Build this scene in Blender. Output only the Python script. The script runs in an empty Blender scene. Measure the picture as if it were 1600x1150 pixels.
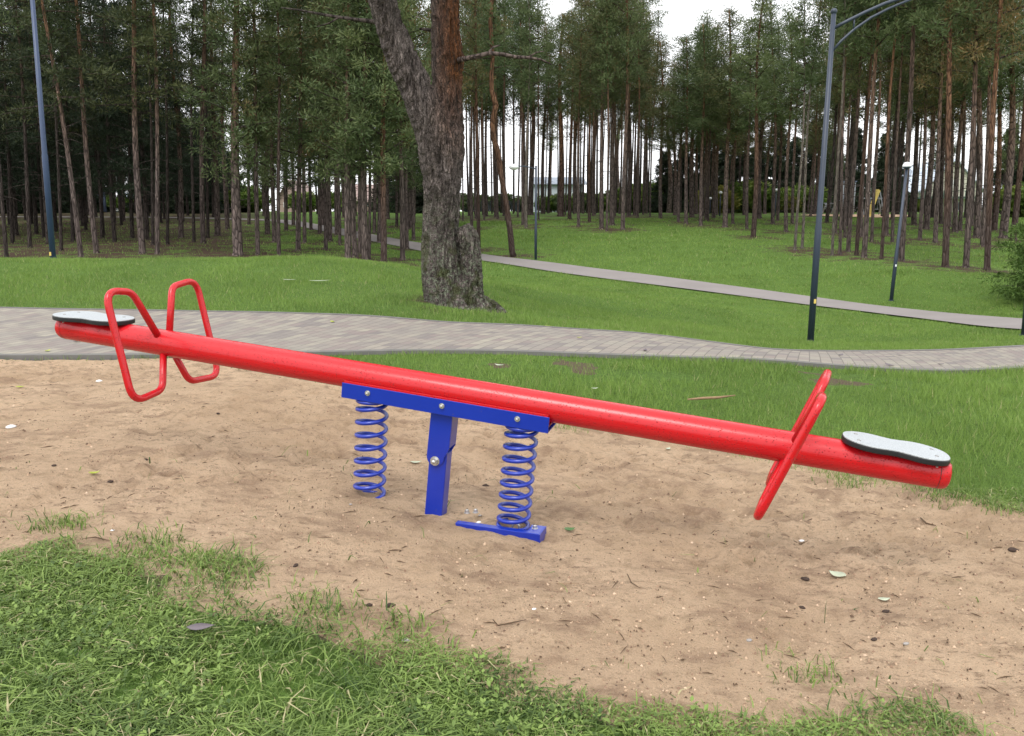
import bpy, math, random
import numpy as np
from mathutils import Vector, Matrix

random.seed(7); RS = np.random.RandomState(11)
scn = bpy.context.scene
col = scn.collection
R = math.radians

# ------------------------------------------------------------------ camera
F = 1260.0; PX = 800.0; PY = 533.0; H = 1.17; TH = R(9.15)
ct, st = math.cos(TH), math.sin(TH)
cam = bpy.data.cameras.new('camera'); camo = bpy.data.objects.new('camera', cam); col.objects.link(camo)
camo.location = (0, 0, H); camo.rotation_euler = (math.pi/2 - TH, 0, 0)
cam.sensor_width = 36; cam.lens = F/1600*36; cam.shift_y = -(575-PY)/1600
cam.clip_end = 3000; cam.clip_start = .05
scn.camera = camo

def ray(px, py):
    v = (py-PY)/F
    return Vector(((px-PX)/F, ct - v*st, -(v*ct + st)))
def at(px, py, D):
    d = ray(px, py); return Vector((0, 0, H)) + d*(D/d.y)
def depth(px, py, Z):
    return Vector((0, 0, H)) + ray(px, py)*Z
def gp(px, py, z=0.):
    d = ray(px, py); return Vector((0, 0, H)) + d*((z-H)/d.z)
def proj(p):
    q = Vector(p)-Vector((0, 0, H))
    zc = q.y*ct - q.z*st; yd = -(q.y*st) - q.z*ct
    return PX + F*q.x/zc, PY + F*yd/zc

# ------------------------------------------------------------------ noise
_lat = RS.rand(256, 256).astype(np.float64)
def vnoise(x, y):
    xi = np.floor(x).astype(int); yi = np.floor(y).astype(int)
    fx = x-xi; fy = y-yi
    fx = fx*fx*(3-2*fx); fy = fy*fy*(3-2*fy)
    a = _lat[xi % 256, yi % 256]; b = _lat[(xi+1) % 256, yi % 256]
    c = _lat[xi % 256, (yi+1) % 256]; d = _lat[(xi+1) % 256, (yi+1) % 256]
    return (a*(1-fx)+b*fx)*(1-fy)+(c*(1-fx)+d*fx)*fy
def fbm(x, y, o=4):
    s = 0; a = .5; t = 0
    for i in range(o):
        s = s + a*vnoise(x*2**i+17.3*i, y*2**i+9.1*i); t += a; a *= .5
    return s/t
def sstep(x, a, b):
    t = np.clip((x-a)/(b-a), 0, 1); return t*t*(3-2*t)

# ------------------------------------------------------------------ terrain
CP = []
def cp(px, py, D):
    p = at(px, py, D); CP.append((p.x, p.y, p.z))
for x in (-9, -6, -3, -1, 1, 3, 6, 9):
    for y in (-4, -1, 1.5, 3.2, 4.6):
        CP.append((x, y, -.10*math.tanh((x+.27)/.9)))
for x in (-.9, -.27, .35):
    for y in (2.4, 3.1, 3.8): CP.append((x, y, -.10*math.tanh((x+.27)/.9)))
for x in (-22, 22):
    for y in (-20, -8, 4): CP.append((x, y, 0.))
for x in (-60, -30, 0, 30, 60): CP.append((x, -50, 0.))
for x in (-5.5, -3.5, -1.5): CP.append((x, 6.2, .06)); CP.append((x, 9.2, 0.06))
for q in ((800, 556, 6.2), (1000, 561, 6.4), (1200, 567, 6.5), (1330, 577, 6.5), (1470, 584, 6.5), (1600, 580, 6.7),
          (700, 505, 8.7), (800, 511, 8.6), (900, 517, 8.75), (1000, 524, 8.8), (1200, 548, 8.8), (1350, 552, 8.9), (1480, 550, 9.1), (1600, 544, 9.3),
          (1266, 535, 13), (1600, 527, 13), (1100, 515, 13), (900, 485, 14.5), (1000, 470, 18), (1300, 500, 17.5), (1392, 475, 22), (1600, 503, 16.5), (1600, 470, 22),
          (900, 432, 27), (1100, 447, 24.5), (1000, 380, 38), (1000, 345, 55), (1150, 345, 55), (1000, 333, 90), (1200, 380, 38),
          (0, 440, 11.5), (300, 440, 11.5), (500, 435, 11.8), (0, 405, 15), (150, 405, 15), (300, 405, 15), (450, 403.5, 15), (540, 406, 14.6), (610, 414, 14), (650, 430, 13), (690, 472, 10.2), (640, 460, 10.6),
          (760, 440, 17), (760, 470, 12),
          (100, 398, 30), (250, 397, 30), (380, 407, 29), (560, 410, 29), (640, 407, 31), (100, 370, 42), (300, 370, 42), (100, 345, 60), (300, 345, 60),
          (450, 377, 40), (450, 347, 60), (600, 375, 44), (750, 402, 35), (750, 365, 47), (800, 338, 66), (620, 345, 62),
          (1450, 430, 26), (1300, 405, 31), (1450, 400, 33), (1600, 415, 31), (1450, 370, 42), (1300, 372, 42), (1600, 370, 43), (1450, 341, 58), (1600, 341, 58), (1300, 341, 58)):
    cp(*q)
for px, D, z in ((-50, 19, -.2), (200, 19, -.25), (400, 19, -.25), (560, 18, -.2), (-50, 24, -.55), (200, 24, -.6), (400, 24, -.75), (560, 23, -.75), (700, 24, -1.0)):
    p = at(px, 400, D); CP.append((p.x, p.y, z))
for a in range(-65, 66, 13):
    for D in (90, 130):
        CP.append((D*math.tan(R(a))*.8, D, 1.02 if D == 90 else 1.12))
CP = np.array(CP)
def _k(r2): return np.where(r2 > 1e-12, r2*np.log(np.maximum(r2, 1e-12)), 0.)
_n = len(CP); _S = 20.
_A = np.zeros((_n+3, _n+3)); _xy = CP[:, :2]/_S
_A[:_n, :_n] = _k(((_xy[:, None]-_xy[None])**2).sum(-1)) + np.eye(_n)*2e-5
_A[:_n, _n] = 1; _A[:_n, _n+1:] = _xy; _A[_n, :_n] = 1; _A[_n+1:, :_n] = _xy.T
_w = np.linalg.solve(_A, np.concatenate([CP[:, 2], [0, 0, 0]]))
def terr(X, Y):
    X = np.asarray(X, float); Y = np.asarray(Y, float)
    sh = X.shape; x = X.ravel()/_S; y = Y.ravel()/_S
    out = np.zeros(x.size)
    for i in range(0, x.size, 40000):
        sl = slice(i, i+40000)
        r2 = (x[sl, None]-_xy[None, :, 0])**2 + (y[sl, None]-_xy[None, :, 1])**2
        out[sl] = _k(r2)@_w[:_n] + _w[_n] + _w[_n+1]*x[sl] + _w[_n+2]*y[sl]
    out = out.reshape(sh)
    r = np.sqrt(X*X+Y*Y)
    f = sstep(r, 90, 125); base = np.where(Y > 0, 1.1, 0.)*1.0
    g = sstep(Y, -40, 40)*1.1
    out = out*(1-f)+g*f
    return out
def tz(x, y): return float(terr(np.array([x]), np.array([y]))[0])
def hit(px, py, dmin=1.0, dmax=110.):
    d = ray(px, py); Y = np.linspace(dmin, dmax, 1400); t = Y/d.y
    zr = H + d.z*t; zt = terr(d.x*t, Y)
    k = np.where(zr <= zt)[0]
    if len(k) == 0: Yh = min(dmax, 75.)
    else: Yh = Y[k[0]]
    x = d.x*Yh/d.y
    return Vector((x, Yh, tz(x, Yh)))

# ------------------------------------------------------------------ mesh helpers
def tag(o, label=None, cat=None, group=None, kind=None):
    if label: o['label'] = label
    if cat: o['category'] = cat
    if group: o['group'] = group
    if kind: o['kind'] = kind
    return o
def empty(name, loc, label=None, cat=None, group=None, rz=0):
    o = bpy.data.objects.new(name, None); col.objects.link(o); o.location = loc; o.rotation_euler = (0, 0, rz)
    o.empty_display_size = .2
    return tag(o, label, cat, group)
def big(name, V, Fc, mats, parent=None, smooth=False, attrs=None, midx=None):
    V = np.asarray(V, np.float32); Fc = np.asarray(Fc, np.int32); k = Fc.shape[1]
    me = bpy.data.meshes.new(name)
    me.vertices.add(len(V)); me.vertices.foreach_set('co', V.ravel())
    me.loops.add(Fc.size); me.loops.foreach_set('vertex_index', Fc.ravel())
    me.polygons.add(len(Fc)); me.polygons.foreach_set('loop_start', np.arange(0, Fc.size, k, dtype=np.int32))
    if midx is not None: me.polygons.foreach_set('material_index', np.asarray(midx, np.int32))
    me.update(calc_edges=True); me.validate()
    me.polygons.foreach_set('use_smooth', np.full(len(me.polygons), bool(smooth)))
    for m in (mats if isinstance(mats, (list, tuple)) else [mats]): me.materials.append(m)
    if attrs:
        for n_, a in attrs.items():
            at_ = me.attributes.new(n_, 'FLOAT', 'POINT'); at_.data.foreach_set('value', np.asarray(a, np.float32))
    o = bpy.data.objects.new(name, me); col.objects.link(o)
    if parent: o.parent = parent
    return o

class MB:
    def __init__(s): s.v = []; s.f = []; s.m = []; s.sm = []
    def add(s, V, Fs, m=0, smooth=True):
        b = len(s.v); s.v += [tuple(p) for p in V]; s.f += [tuple(i+b for i in f) for f in Fs]
        s.m += [m]*len(Fs); s.sm += [smooth]*len(Fs)
    def tube(s, pts, rad, n=10, m=0, closed=False, caps=True, smooth=True):
        pts = [Vector(p) for p in pts]; N = len(pts)
        if not hasattr(rad, '__len__'): rad = [rad]*N
        T = []
        for i in range(N):
            a = pts[(i-1) % N] if (closed or i > 0) else pts[i]; b = pts[(i+1) % N] if (closed or i < N-1) else pts[i]
            T.append((b-a).normalized())
        ref = Vector((0, 0, 1)) if abs(T[0].z) < .9 else Vector((1, 0, 0))
        nrm = (ref - T[0]*ref.dot(T[0])).normalized(); V = []
        for i in range(N):
            nrm = (nrm - T[i]*nrm.dot(T[i])).normalized(); bi = T[i].cross(nrm)
            for k in range(n):
                a = 2*math.pi*k/n; V.append(pts[i] + (nrm*math.cos(a)+bi*math.sin(a))*rad[i])
        Fs = []
        for i in range(N if closed else N-1):
            j = (i+1) % N
            off = 0
            if closed and j == 0:
                d = [(V[i*n]-V[k]).length for k in range(n)]; off = d.index(min(d))
            for k in range(n):
                Fs.append((i*n+k, i*n+(k+1) % n, j*n+(k+1+off) % n, j*n+(k+off) % n))
        if caps and not closed:
            Fs.append(tuple(range(n-1, -1, -1))); Fs.append(tuple((N-1)*n+k for k in range(n)))
        s.add(V, Fs, m, smooth)
    def box(s, o, ax, ay, az, m=0):     # centre + three half-axis vectors
        o = Vector(o); ax, ay, az = Vector(ax), Vector(ay), Vector(az)
        V = [o+ax*i+ay*j+az*k for k in (-1, 1) for j in (-1, 1) for i in (-1, 1)]
        s.add(V, [(0, 2, 3, 1), (4, 5, 7, 6), (0, 1, 5, 4), (2, 6, 7, 3), (0, 4, 6, 2), (1, 3, 7, 5)], m, False)
    def bx(s, x0, x1, y0, y1, z0, z1, m=0):
        s.box(((x0+x1)/2, (y0+y1)/2, (z0+z1)/2), ((x1-x0)/2, 0, 0), (0, (y1-y0)/2, 0), (0, 0, (z1-z0)/2), m)
    def prism(s, poly, fn, h0, h1, m=0, smooth=False):  # poly (a,b) -> fn(a,b,h)
        n = len(poly); V = [fn(a, b, h0) for a, b in poly]+[fn(a, b, h1) for a, b in poly]
        s.add(V, [tuple(range(n-1, -1, -1)), tuple(range(n, 2*n))]+[(i, (i+1) % n, (i+1) % n+n, i+n) for i in range(n)], m, smooth)
    def sphere(s, c, r, nu=14, nv=9, sz=1., half=False, m=0):
        c = Vector(c); V = []; Fs = []
        for j in range(nv+1):
            ph = (math.pi/2 if half else math.pi)*j/nv
            for i in range(nu):
                a = 2*math.pi*i/nu; V.append(c+Vector((r*math.sin(ph)*math.cos(a), r*math.sin(ph)*math.sin(a), r*sz*math.cos(ph))))
        for j in range(nv):
            for i in range(nu): Fs.append((j*nu+i, (j+1)*nu+i, (j+1)*nu+(i+1) % nu, j*nu+(i+1) % nu))
        if half: Fs.append(tuple(nv*nu+i for i in range(nu)))
        s.add(V, Fs, m)
    def build(s, name, mats, parent=None, off=None, bevel=0, recalc=True):
        me = bpy.data.meshes.new(name)
        V = s.v if off is None else [(x-off[0], y-off[1], z-off[2]) for x, y, z in s.v]
        me.from_pydata(V, [], s.f); 
        for m in (mats if isinstance(mats, (list, tuple)) else [mats]): me.materials.append(m)
        me.polygons.foreach_set('material_index', s.m); me.polygons.foreach_set('use_smooth', s.sm)
        if recalc:
            import bmesh
            bm = bmesh.new(); bm.from_mesh(me); bmesh.ops.recalc_face_normals(bm, faces=bm.faces); bm.to_mesh(me); bm.free()
        me.update()
        o = bpy.data.objects.new(name, me); col.objects.link(o)
        if parent: o.parent = parent
        if bevel:
            b = o.modifiers.new('bevel', 'BEVEL'); b.width = bevel; b.segments = 2; b.limit_method = 'ANGLE'; b.angle_limit = R(40)
        return o

# ------------------------------------------------------------------ materials
class NT:
    def __init__(s, name, rough=.8, spec=.5):
        s.m = bpy.data.materials.new(name); s.m.use_nodes = True; s.t = s.m.node_tree; s.t.nodes.clear()
        s.out = s.n('ShaderNodeOutputMaterial'); s.b = s.n('ShaderNodeBsdfPrincipled')
        s.l(s.b.outputs[0], s.out.inputs[0]); s.b.inputs['Roughness'].default_value = rough
        s.b.inputs['Specular IOR Level'].default_value = spec
    def n(s, typ, **kw):
        x = s.t.nodes.new(typ)
        for k, v in kw.items(): setattr(x, k, v)
        return x
    def l(s, a, b): s.t.links.new(a, b)
    def co(s, scale=(1, 1, 1), kind='Object'):
        tc = s.n('ShaderNodeTexCoord'); mp = s.n('ShaderNodeMapping'); mp.inputs['Scale'].default_value = scale
        s.l(tc.outputs[kind], mp.inputs[0]); return mp.outputs[0]
    def noise(s, vec, scale, detail=4, rough=.55, out=0):
        x = s.n('ShaderNodeTexNoise'); x.inputs['Scale'].default_value = scale; x.inputs['Detail'].default_value = detail; x.inputs['Roughness'].default_value = rough
        s.l(vec, x.inputs['Vector']); return x.outputs[out]
    def vor(s, vec, scale, feature='F1', out='Distance'):
        x = s.n('ShaderNodeTexVoronoi', feature=feature); x.inputs['Scale'].default_value = scale; s.l(vec, x.inputs['Vector']); return x.outputs[out]
    def ramp(s, fac, stops):
        x = s.n('ShaderNodeValToRGB'); e = x.color_ramp.elements
        while len(e) < len(stops): e.new(.5)
        for i, (p, c) in enumerate(stops):
            e[i].position = p; e[i].color = (c if len(c) == 4 else (*c, 1)) if hasattr(c, '__len__') else (c, c, c, 1)
        s.l(fac, x.inputs[0]); return x.outputs[0]
    def mix(s, fac, a, b, mode='MIX'):
        x = s.n('ShaderNodeMix', data_type='RGBA', blend_type=mode)
        for sk, v in ((x.inputs['Factor'], fac), (x.inputs['A'], a), (x.inputs['B'], b)):
            if hasattr(v, 'is_linked'): s.l(v, sk)
            elif hasattr(v, '__len__'): sk.default_value = (*v, 1) if len(v) == 3 else v
            else: sk.default_value = v
        return x.outputs['Result']
    def math(s, op, a, b=0.):
        x = s.n('ShaderNodeMath', operation=op)
        for i, v in enumerate((a, b)):
            if hasattr(v, 'is_linked'): s.l(v, x.inputs[i])
            else: x.inputs[i].default_value = v
        return x.outputs[0]
    def attr(s, name):
        x = s.n('ShaderNodeAttribute'); x.attribute_name = name; return x.outputs['Fac']
    def bump(s, h, strength=.5, dist=.01):
        x = s.n('ShaderNodeBump'); x.inputs['Strength'].default_value = strength; x.inputs['Distance'].default_value = dist
        s.l(h, x.inputs['Height']); s.l(x.outputs[0], s.b.inputs['Normal'])
    def color(s, c):
        if hasattr(c, 'is_linked'): s.l(c, s.b.inputs['Base Color'])
        else: s.b.inputs['Base Color'].default_value = (*c, 1)
    def rnd(s): return s.n('ShaderNodeObjectInfo').outputs['Random']

def simple(name, c, rough=.6, spec=.5, metal=0, var=.12, scale=8., bump=0):
    t = NT(name, rough, spec); v = t.co()
    n_ = t.noise(v, scale, 5)
    t.color(t.mix(n_, tuple(x*(1-var) for x in c), tuple(min(1, x*(1+var)) for x in c)))
    t.b.inputs['Metallic'].default_value = metal
    if bump: t.bump(t.noise(v, scale*6, 4), bump, .003)
    return t.m

# grass / soil
def m_ground():
    t = NT('meadow_ground', .95, .15); v = t.co()
    n1 = t.noise(v, .8, 5); n2 = t.noise(v, 14., 5, .7); n3 = t.noise(v, 60., 4, .7)
    g = t.mix(t.ramp(n1, [(.3, 0), (.7, 1)]), (.075, .145, .026), (.125, .215, .040))
    g = t.mix(t.ramp(n2, [(.35, 0), (.7, 1)]), g, (.060, .095, .022))
    g = t.mix(t.ramp(n3, [(.4, 0), (.75, 1)]), g, (.155, .27, .055))
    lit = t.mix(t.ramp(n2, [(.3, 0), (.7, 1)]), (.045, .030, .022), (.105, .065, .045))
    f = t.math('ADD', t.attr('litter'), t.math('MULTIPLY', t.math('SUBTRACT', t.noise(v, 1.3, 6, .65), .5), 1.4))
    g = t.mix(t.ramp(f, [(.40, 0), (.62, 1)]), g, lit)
    soil = t.mix(n3, (.085, .058, .040), (.20, .15, .11))
    s_ = t.math('ADD', t.attr('soil'), t.math('MULTIPLY', t.math('SUBTRACT', t.noise(v, 5., 5), .5), .6))
    g = t.mix(t.ramp(s_, [(.45, 0), (.6, 1)]), g, soil)
    t.color(g); t.bump(t.math('ADD', n2, n3), 1., .04); return t.m
def m_blade(name, c1, c2, dry):
    t = NT(name, .55, .3)
    c = t.ramp(t.attr('tint'), [(0, c1), (.75, c2), (.93, c2), (1, dry)])
    t.color(c)
    tr = t.n('ShaderNodeBsdfTranslucent'); t.l(c, tr.inputs[0]); mx = t.n('ShaderNodeMixShader'); mx.inputs[0].default_value = .3
    t.l(t.b.outputs[0], mx.inputs[1]); t.l(tr.outputs[0], mx.inputs[2]); t.l(mx.outputs[0], t.out.inputs[0]); return t.m
def m_sand():
    t = NT('damp_sand', .95, .15); v = t.co()
    n1 = t.noise(v, 1.1, 6, .6); n2 = t.noise(v, 9., 6, .7); n3 = t.noise(v, 130., 3, .8); n4 = t.noise(v, 420., 2, .8)
    c = t.mix(t.ramp(n1, [(.32, 0), (.62, 1)]), (.57, .395, .25), (.76, .55, .365))
    n5 = t.noise(t.co((.8, 1.5, 1)), 4.2, 7, .72); n6 = t.noise(t.co((1, 2.2, 1)), 17., 5, .75)
    c = t.mix(t.ramp(n2, [(.52, 0), (.72, .7)]), c, (.40, .27, .16))
    c = t.mix(t.ramp(n5, [(.49, 0), (.63, .75)]), c, (.35, .225, .145))
    c = t.mix(t.math('MULTIPLY', t.ramp(n6, [(.54, 0), (.64, .8)]), t.ramp(n1, [(.35, .3), (.6, 1)])), c, (.26, .165, .105))
    c = t.mix(t.ramp(n3, [(.55, 0), (.75, .75)]), c, (.20, .13, .09))
    c = t.mix(t.ramp(n4, [(.52, 0), (.70, .6)]), c, (.72, .58, .45))
    vo = t.vor(v, 38., 'F1'); sp = t.ramp(vo, [(.0, 1), (.10, 1), (.16, 0)])
    c = t.mix(t.math('MULTIPLY', sp, t.ramp(t.noise(v, 3, 4), [(.48, 0), (.6, .85)])), c, (.10, .07, .05))
    t.color(c); t.bump(t.math('ADD', t.math('MULTIPLY', n2, 1.2), t.math('ADD', n3, t.math('MULTIPLY', n4, .6))), 1., .022); return t.m
def m_paving():
    t = NT('block_paving', .8, .3); uv = t.n('ShaderNodeUVMap'); uv.uv_map = 'UVMap'
    v = uv.outputs[0]
    br = t.n('ShaderNodeTexBrick', offset=.5)
    br.inputs['Scale'].default_value = 1.; br.inputs['Brick Width'].default_value = .2; br.inputs['Row Height'].default_value = .1; br.inputs['Mortar Size'].default_value = .004
    br.inputs['Color1'].default_value = (0, 0, 0, 1); br.inputs['Color2'].default_value = (1, 1, 1, 1); br.inputs['Mortar'].default_value = (.5, .5, .5, 1)
    br.inputs['Bias'].default_value = 0
    t.l(v, br.inputs['Vector'])
    c = t.ramp(br.outputs['Color'], [(0, (.155, .135, .13)), (.25, (.225, .20, .175)), (.5, (.265, .245, .20)), (.72, (.20, .16, .15)), (1, (.295, .27, .215))])
    o = t.co(); n1 = t.noise(o, 1.2, 5); n2 = t.noise(o, 30, 4)
    c = t.mix(t.ramp(n1, [(.3, 0), (.75, .45)]), c, (.21, .19, .17))
    c = t.mix(br.outputs['Fac'], c, (.13, .115, .10))
    c = t.mix(t.ramp(n2, [(.55, 0), (.8, .6)]), c, (.17, .15, .13))
    t.color(c); h = t.math('SUBTRACT', t.math('MULTIPLY', n2, .4), br.outputs['Fac']); t.bump(h, .7, .006); return t.m
def m_path():
    t = NT('grey_path', .9, .2); v = t.co(); n1 = t.noise(v, .8, 5); n2 = t.noise(v, 25, 4)
    c = t.mix(n1, (.19, .172, .165), (.27, .245, .235)); c = t.mix(t.ramp(n2, [(.5, 0), (.75, .5)]), c, (.20, .18, .17))
    t.color(c); t.bump(n2, .3, .004); return t.m
def m_bark(name, low, high, z0, z1, dark, sc=1.):
    t = NT(name, .95, .15); v = t.co((1, 1, .22)); n1 = t.noise(v, 14*sc, 6, .65); vo = t.vor(v, 11*sc, 'DISTANCE_TO_EDGE')
    sep = t.n('ShaderNodeSeparateXYZ'); t.l(t.co(), sep.inputs[0])
    zz = t.math('ADD', sep.outputs[2], t.math('MULTIPLY', t.noise(t.co(), 1.2, 3), 1.6))
    mr = t.n('ShaderNodeMapRange'); mr.inputs[1].default_value = z0; mr.inputs[2].default_value = z1; t.l(zz, mr.inputs[0])
    c = t.mix(mr.outputs[0], low, high)
    c = t.mix(t.math('MULTIPLY', t.math('SUBTRACT', t.rnd(), .5), 1.), c, tuple(x*.55 for x in low))
    c = t.mix(t.ramp(n1, [(.35, 0), (.7, .8)]), c, dark)
    c = t.mix(t.ramp(vo, [(0, .8), (.12, 0)]), c, tuple(x*.6 for x in dark))
    t.color(c); t.bump(t.math('ADD', n1, t.ramp(vo, [(0, 0), (.2, 1)])), .9, .03); return t.m
def m_bigbark():
    t = NT('old_pine_bark', .92, .2); v = t.co((1, 1, .16)); n1 = t.noise(v, 26, 8, .75); vd = t.mix(.12, v, t.noise(t.co(), 9, 4, .6, 1), 'ADD'); vo = t.vor(vd, 26, 'DISTANCE_TO_EDGE'); n0 = t.noise(t.co(), 3, 5)
    sep = t.n('ShaderNodeSeparateXYZ'); t.l(t.co(), sep.inputs[0])
    zz = t.math('ADD', sep.outputs[2], t.math('MULTIPLY', t.math('SUBTRACT', n0, .5), 1.0))
    mr = t.n('ShaderNodeMapRange'); mr.inputs[1].default_value = 1.7; mr.inputs[2].default_value = 2.9; t.l(zz, mr.inputs[0])
    mx = t.n('ShaderNodeMapRange'); mx.inputs[1].default_value = -.22; mx.inputs[2].default_value = .05; t.l(sep.outputs[0], mx.inputs[0])
    grey = t.mix(t.ramp(n0, [(.35, 0), (.65, 1)]), (.150, .122, .113), (.27, .225, .205))
    org = t.mix(t.ramp(n0, [(.3, 0), (.7, 1)]), (.16, .065, .032), (.29, .115, .045))
    c = t.mix(t.math('MULTIPLY', mr.outputs[0], mx.outputs[0]), grey, org)
    c = t.mix(t.ramp(n1, [(.44, 0), (.60, .9)]), c, (.045, .036, .031))
    c = t.mix(t.ramp(vo, [(0, .55), (.09, 0)]), c, (.03, .024, .020))
    lm = t.n('ShaderNodeMapRange'); lm.inputs[1].default_value = 1.5; lm.inputs[2].default_value = .4; t.l(sep.outputs[2], lm.inputs[0])
    li = t.math('MULTIPLY', t.ramp(t.noise(t.co(), 22, 5, .7), [(.50, 0), (.56, 1)]), lm.outputs[0])
    c = t.mix(t.math('MULTIPLY', li, .75), c, (.24, .27, .19))
    mo = t.math('MULTIPLY', t.ramp(t.noise(t.co(), 5, 4), [(.52, 0), (.62, 1)]), lm.outputs[0])
    c = t.mix(t.math('MULTIPLY', mo, .7), c, (.055, .07, .012))
    t.color(c); t.bump(t.math('ADD', n1, t.ramp(vo, [(0, 0), (.25, 1)])), 1., .035); return t.m
def m_needle(name, a, b, c_):
    t = NT(name, .7, .2); t.b.inputs['Roughness'].default_value = .6
    f = t.math('ADD', t.math('MULTIPLY', t.attr('tint'), .75), t.math('MULTIPLY', t.rnd(), .25))
    c = t.ramp(f, [(0, a), (.45, b), (.86, c_), (1, tuple(min(1, x*1.15) for x in c_))]); t.color(c)
    tr = t.n('ShaderNodeBsdfTranslucent'); t.l(c, tr.inputs[0]); mx = t.n('ShaderNodeMixShader'); mx.inputs[0].default_value = .22
    t.l(t.b.outputs[0], mx.inputs[1]); t.l(tr.outputs[0], mx.inputs[2]); t.l(mx.outputs[0], t.out.inputs[0]); return t.m
def m_red():
    t = NT('wet_red_paint', .27, .4); v = t.co(); n1 = t.noise(v, 3, 3)
    vo = t.vor(v, 130, 'F1'); dr = t.ramp(vo, [(0, 1), (.16, .85), (.28, 0)])
    c = t.mix(n1, (.46, .005, .010), (.53, .008, .014))
    c = t.mix(t.math('MULTIPLY', t.ramp(vo, [(.22, 1), (.32, 0)]), t.ramp(t.noise(v, 30, 2), [(.42, 0), (.55, .65)])), c, (.20, .003, .006))
    t.color(c); t.b.inputs['Coat Weight'].default_value = .12; t.b.inputs['Coat Roughness'].default_value = .12
    t.bump(t.math('MULTIPLY', dr, t.ramp(t.noise(v, 40, 2), [(.42, 0), (.55, 1)])), .8, .003); return t.m
def m_blue():
    t = NT('blue_gloss_paint', .3, .5); v = t.co(); n1 = t.noise(v, 6, 3); n2 = t.noise(v, 55, 4, .7)
    c = t.mix(n1, (.002, .018, .27), (.003, .028, .34))
    c = t.mix(t.ramp(n2, [(.66, 0), (.72, .5)]), c, (.11, .10, .13))
    t.color(c); t.bump(n2, .12, .002); t.b.inputs['Coat Weight'].default_value = .4; t.b.inputs['Coat Roughness'].default_value = .15; return t.m

M = dict(
    ground=m_ground(), sand=m_sand(), paving=m_paving(), path=m_path(),
    clod=None,
    blade=m_blade('lawn_blades', (.090, .155, .032), (.210, .320, .066), (.38, .36, .17)),
    blade_near=m_blade('near_blades', (.055, .098, .026), (.225, .320, .080), (.44, .40, .22)),
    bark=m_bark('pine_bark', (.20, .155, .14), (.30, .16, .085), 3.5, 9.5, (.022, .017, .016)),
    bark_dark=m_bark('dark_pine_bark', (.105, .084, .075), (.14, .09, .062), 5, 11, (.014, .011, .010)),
    bark_orange=m_bark('orange_pine_bark', (.120, .090, .082), (.29, .150, .082), 2.0, 6.5, (.04, .022, .016)),
    bark_pale=m_bark('pale_bark', (.25, .215, .185), (.32, .27, .22), 2, 7, (.06, .05, .042)),
    bigbark=m_bigbark(),
    needle=m_needle('pine_needles', (.040, .064, .030), (.090, .126, .050), (.160, .186, .074)),
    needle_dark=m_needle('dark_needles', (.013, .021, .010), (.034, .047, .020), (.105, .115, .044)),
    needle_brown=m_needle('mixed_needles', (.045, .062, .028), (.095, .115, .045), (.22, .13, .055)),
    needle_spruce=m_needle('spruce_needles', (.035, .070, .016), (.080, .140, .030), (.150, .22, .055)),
    needle_spruce_shade=m_needle('spruce_and_shaded_needles', (.010, .018, .010), (.022, .036, .020), (.050, .068, .034)),  # dark spruce green; on back pines the wood's inner shade as colour
    leaf=m_needle('shrub_leaves', (.04, .08, .015), (.10, .17, .03), (.20, .24, .05)),
    leaf_yellow=m_needle('yellow_leaves', (.09, .11, .02), (.17, .18, .035), (.28, .24, .05)),
    red=m_red(), blue=m_blue(),
    zinc=simple('zinc_bolt', (.58, .57, .55), .35, .5, .9, .15, 60), steel=simple('dull_steel', (.32, .31, .30), .45, .5, .8, .2, 40),
    black=simple('black_core', (.012, .012, .014), .45, .4), board=None,
    pole=simple('dark_blue_pole', (.026, .038, .062), .45, .5, 0, .2, 12), pole_l=simple('blue_pole', (.030, .052, .115), .45, .5, 0, .2, 12),
    globe=simple('white_globe', (.82, .83, .85), .35, .5, 0, .03), yellow=simple('yellow_tag', (.65, .48, .12), .6),
    kerb=simple('kerb_concrete', (.15, .145, .135), .9, .2, 0, .25, 9, .4),
    wood=simple('dry_twig', (.10, .065, .04), .9, .2, 0, .4, 30, .4), twigl=simple('pale_twig', (.26, .17, .10), .9, .2, 0, .3, 30, .4),
    cone=simple('dark_cone', (.060, .042, .034), .9, .2, 0, .4, 80, .5), stone=simple('stone', (.30, .28, .26), .9, .2, 0, .3, 50, .4),
    green_leaf=simple('green_leaf', (.08, .16, .05), .5, .4, 0, .2, 60), pale_leaf=simple('pale_leaf', (.42, .46, .34), .6, .3, 0, .12, 60), yellow_leaf=simple('yellow_green_leaf', (.35, .40, .06), .6, .3, 0, .12, 60),
    white_bit=simple('white_scrap', (.75, .74, .72), .6), grey_leaf=simple('grey_leaf', (.12, .10, .11), .7),
    wall_cream=simple('cream_render', (.60, .58, .47), .9, .2, 0, .08, 2), wall_pink=simple('pinkish_render', (.42, .31, .27), .9, .2, 0, .1, 2), wall_white=simple('white_render', (.55, .60, .66), .9, .2, 0, .08, 2),
    wall_mint=simple('mint_render', (.48, .58, .52), .9, .2, 0, .08, 2), roof_grey=simple('grey_roof', (.22, .25, .29), .7, .3, 0, .15, 4), roof_brown=simple('brown_roof', (.30, .22, .20), .8, .3, 0, .15, 4),
    roof_pale=simple('pale_roof', (.50, .56, .64), .6, .3, 0, .08, 3), glass=simple('window_glass', (.05, .07, .09), .15, .6), frame_w=simple('white_frame', (.75, .76, .76), .5),
    rail=simple('green_rail', (.10, .17, .13), .6), slide=simple('yellow_slide', (.72, .55, .14), .4), play=simple('grey_play_steel', (.27, .30, .33), .5), fence=simple('dark_fence', (.04, .045, .06), .7), bluebin=simple('blue_grey_panel', (.16, .20, .30), .6),
)
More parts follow.
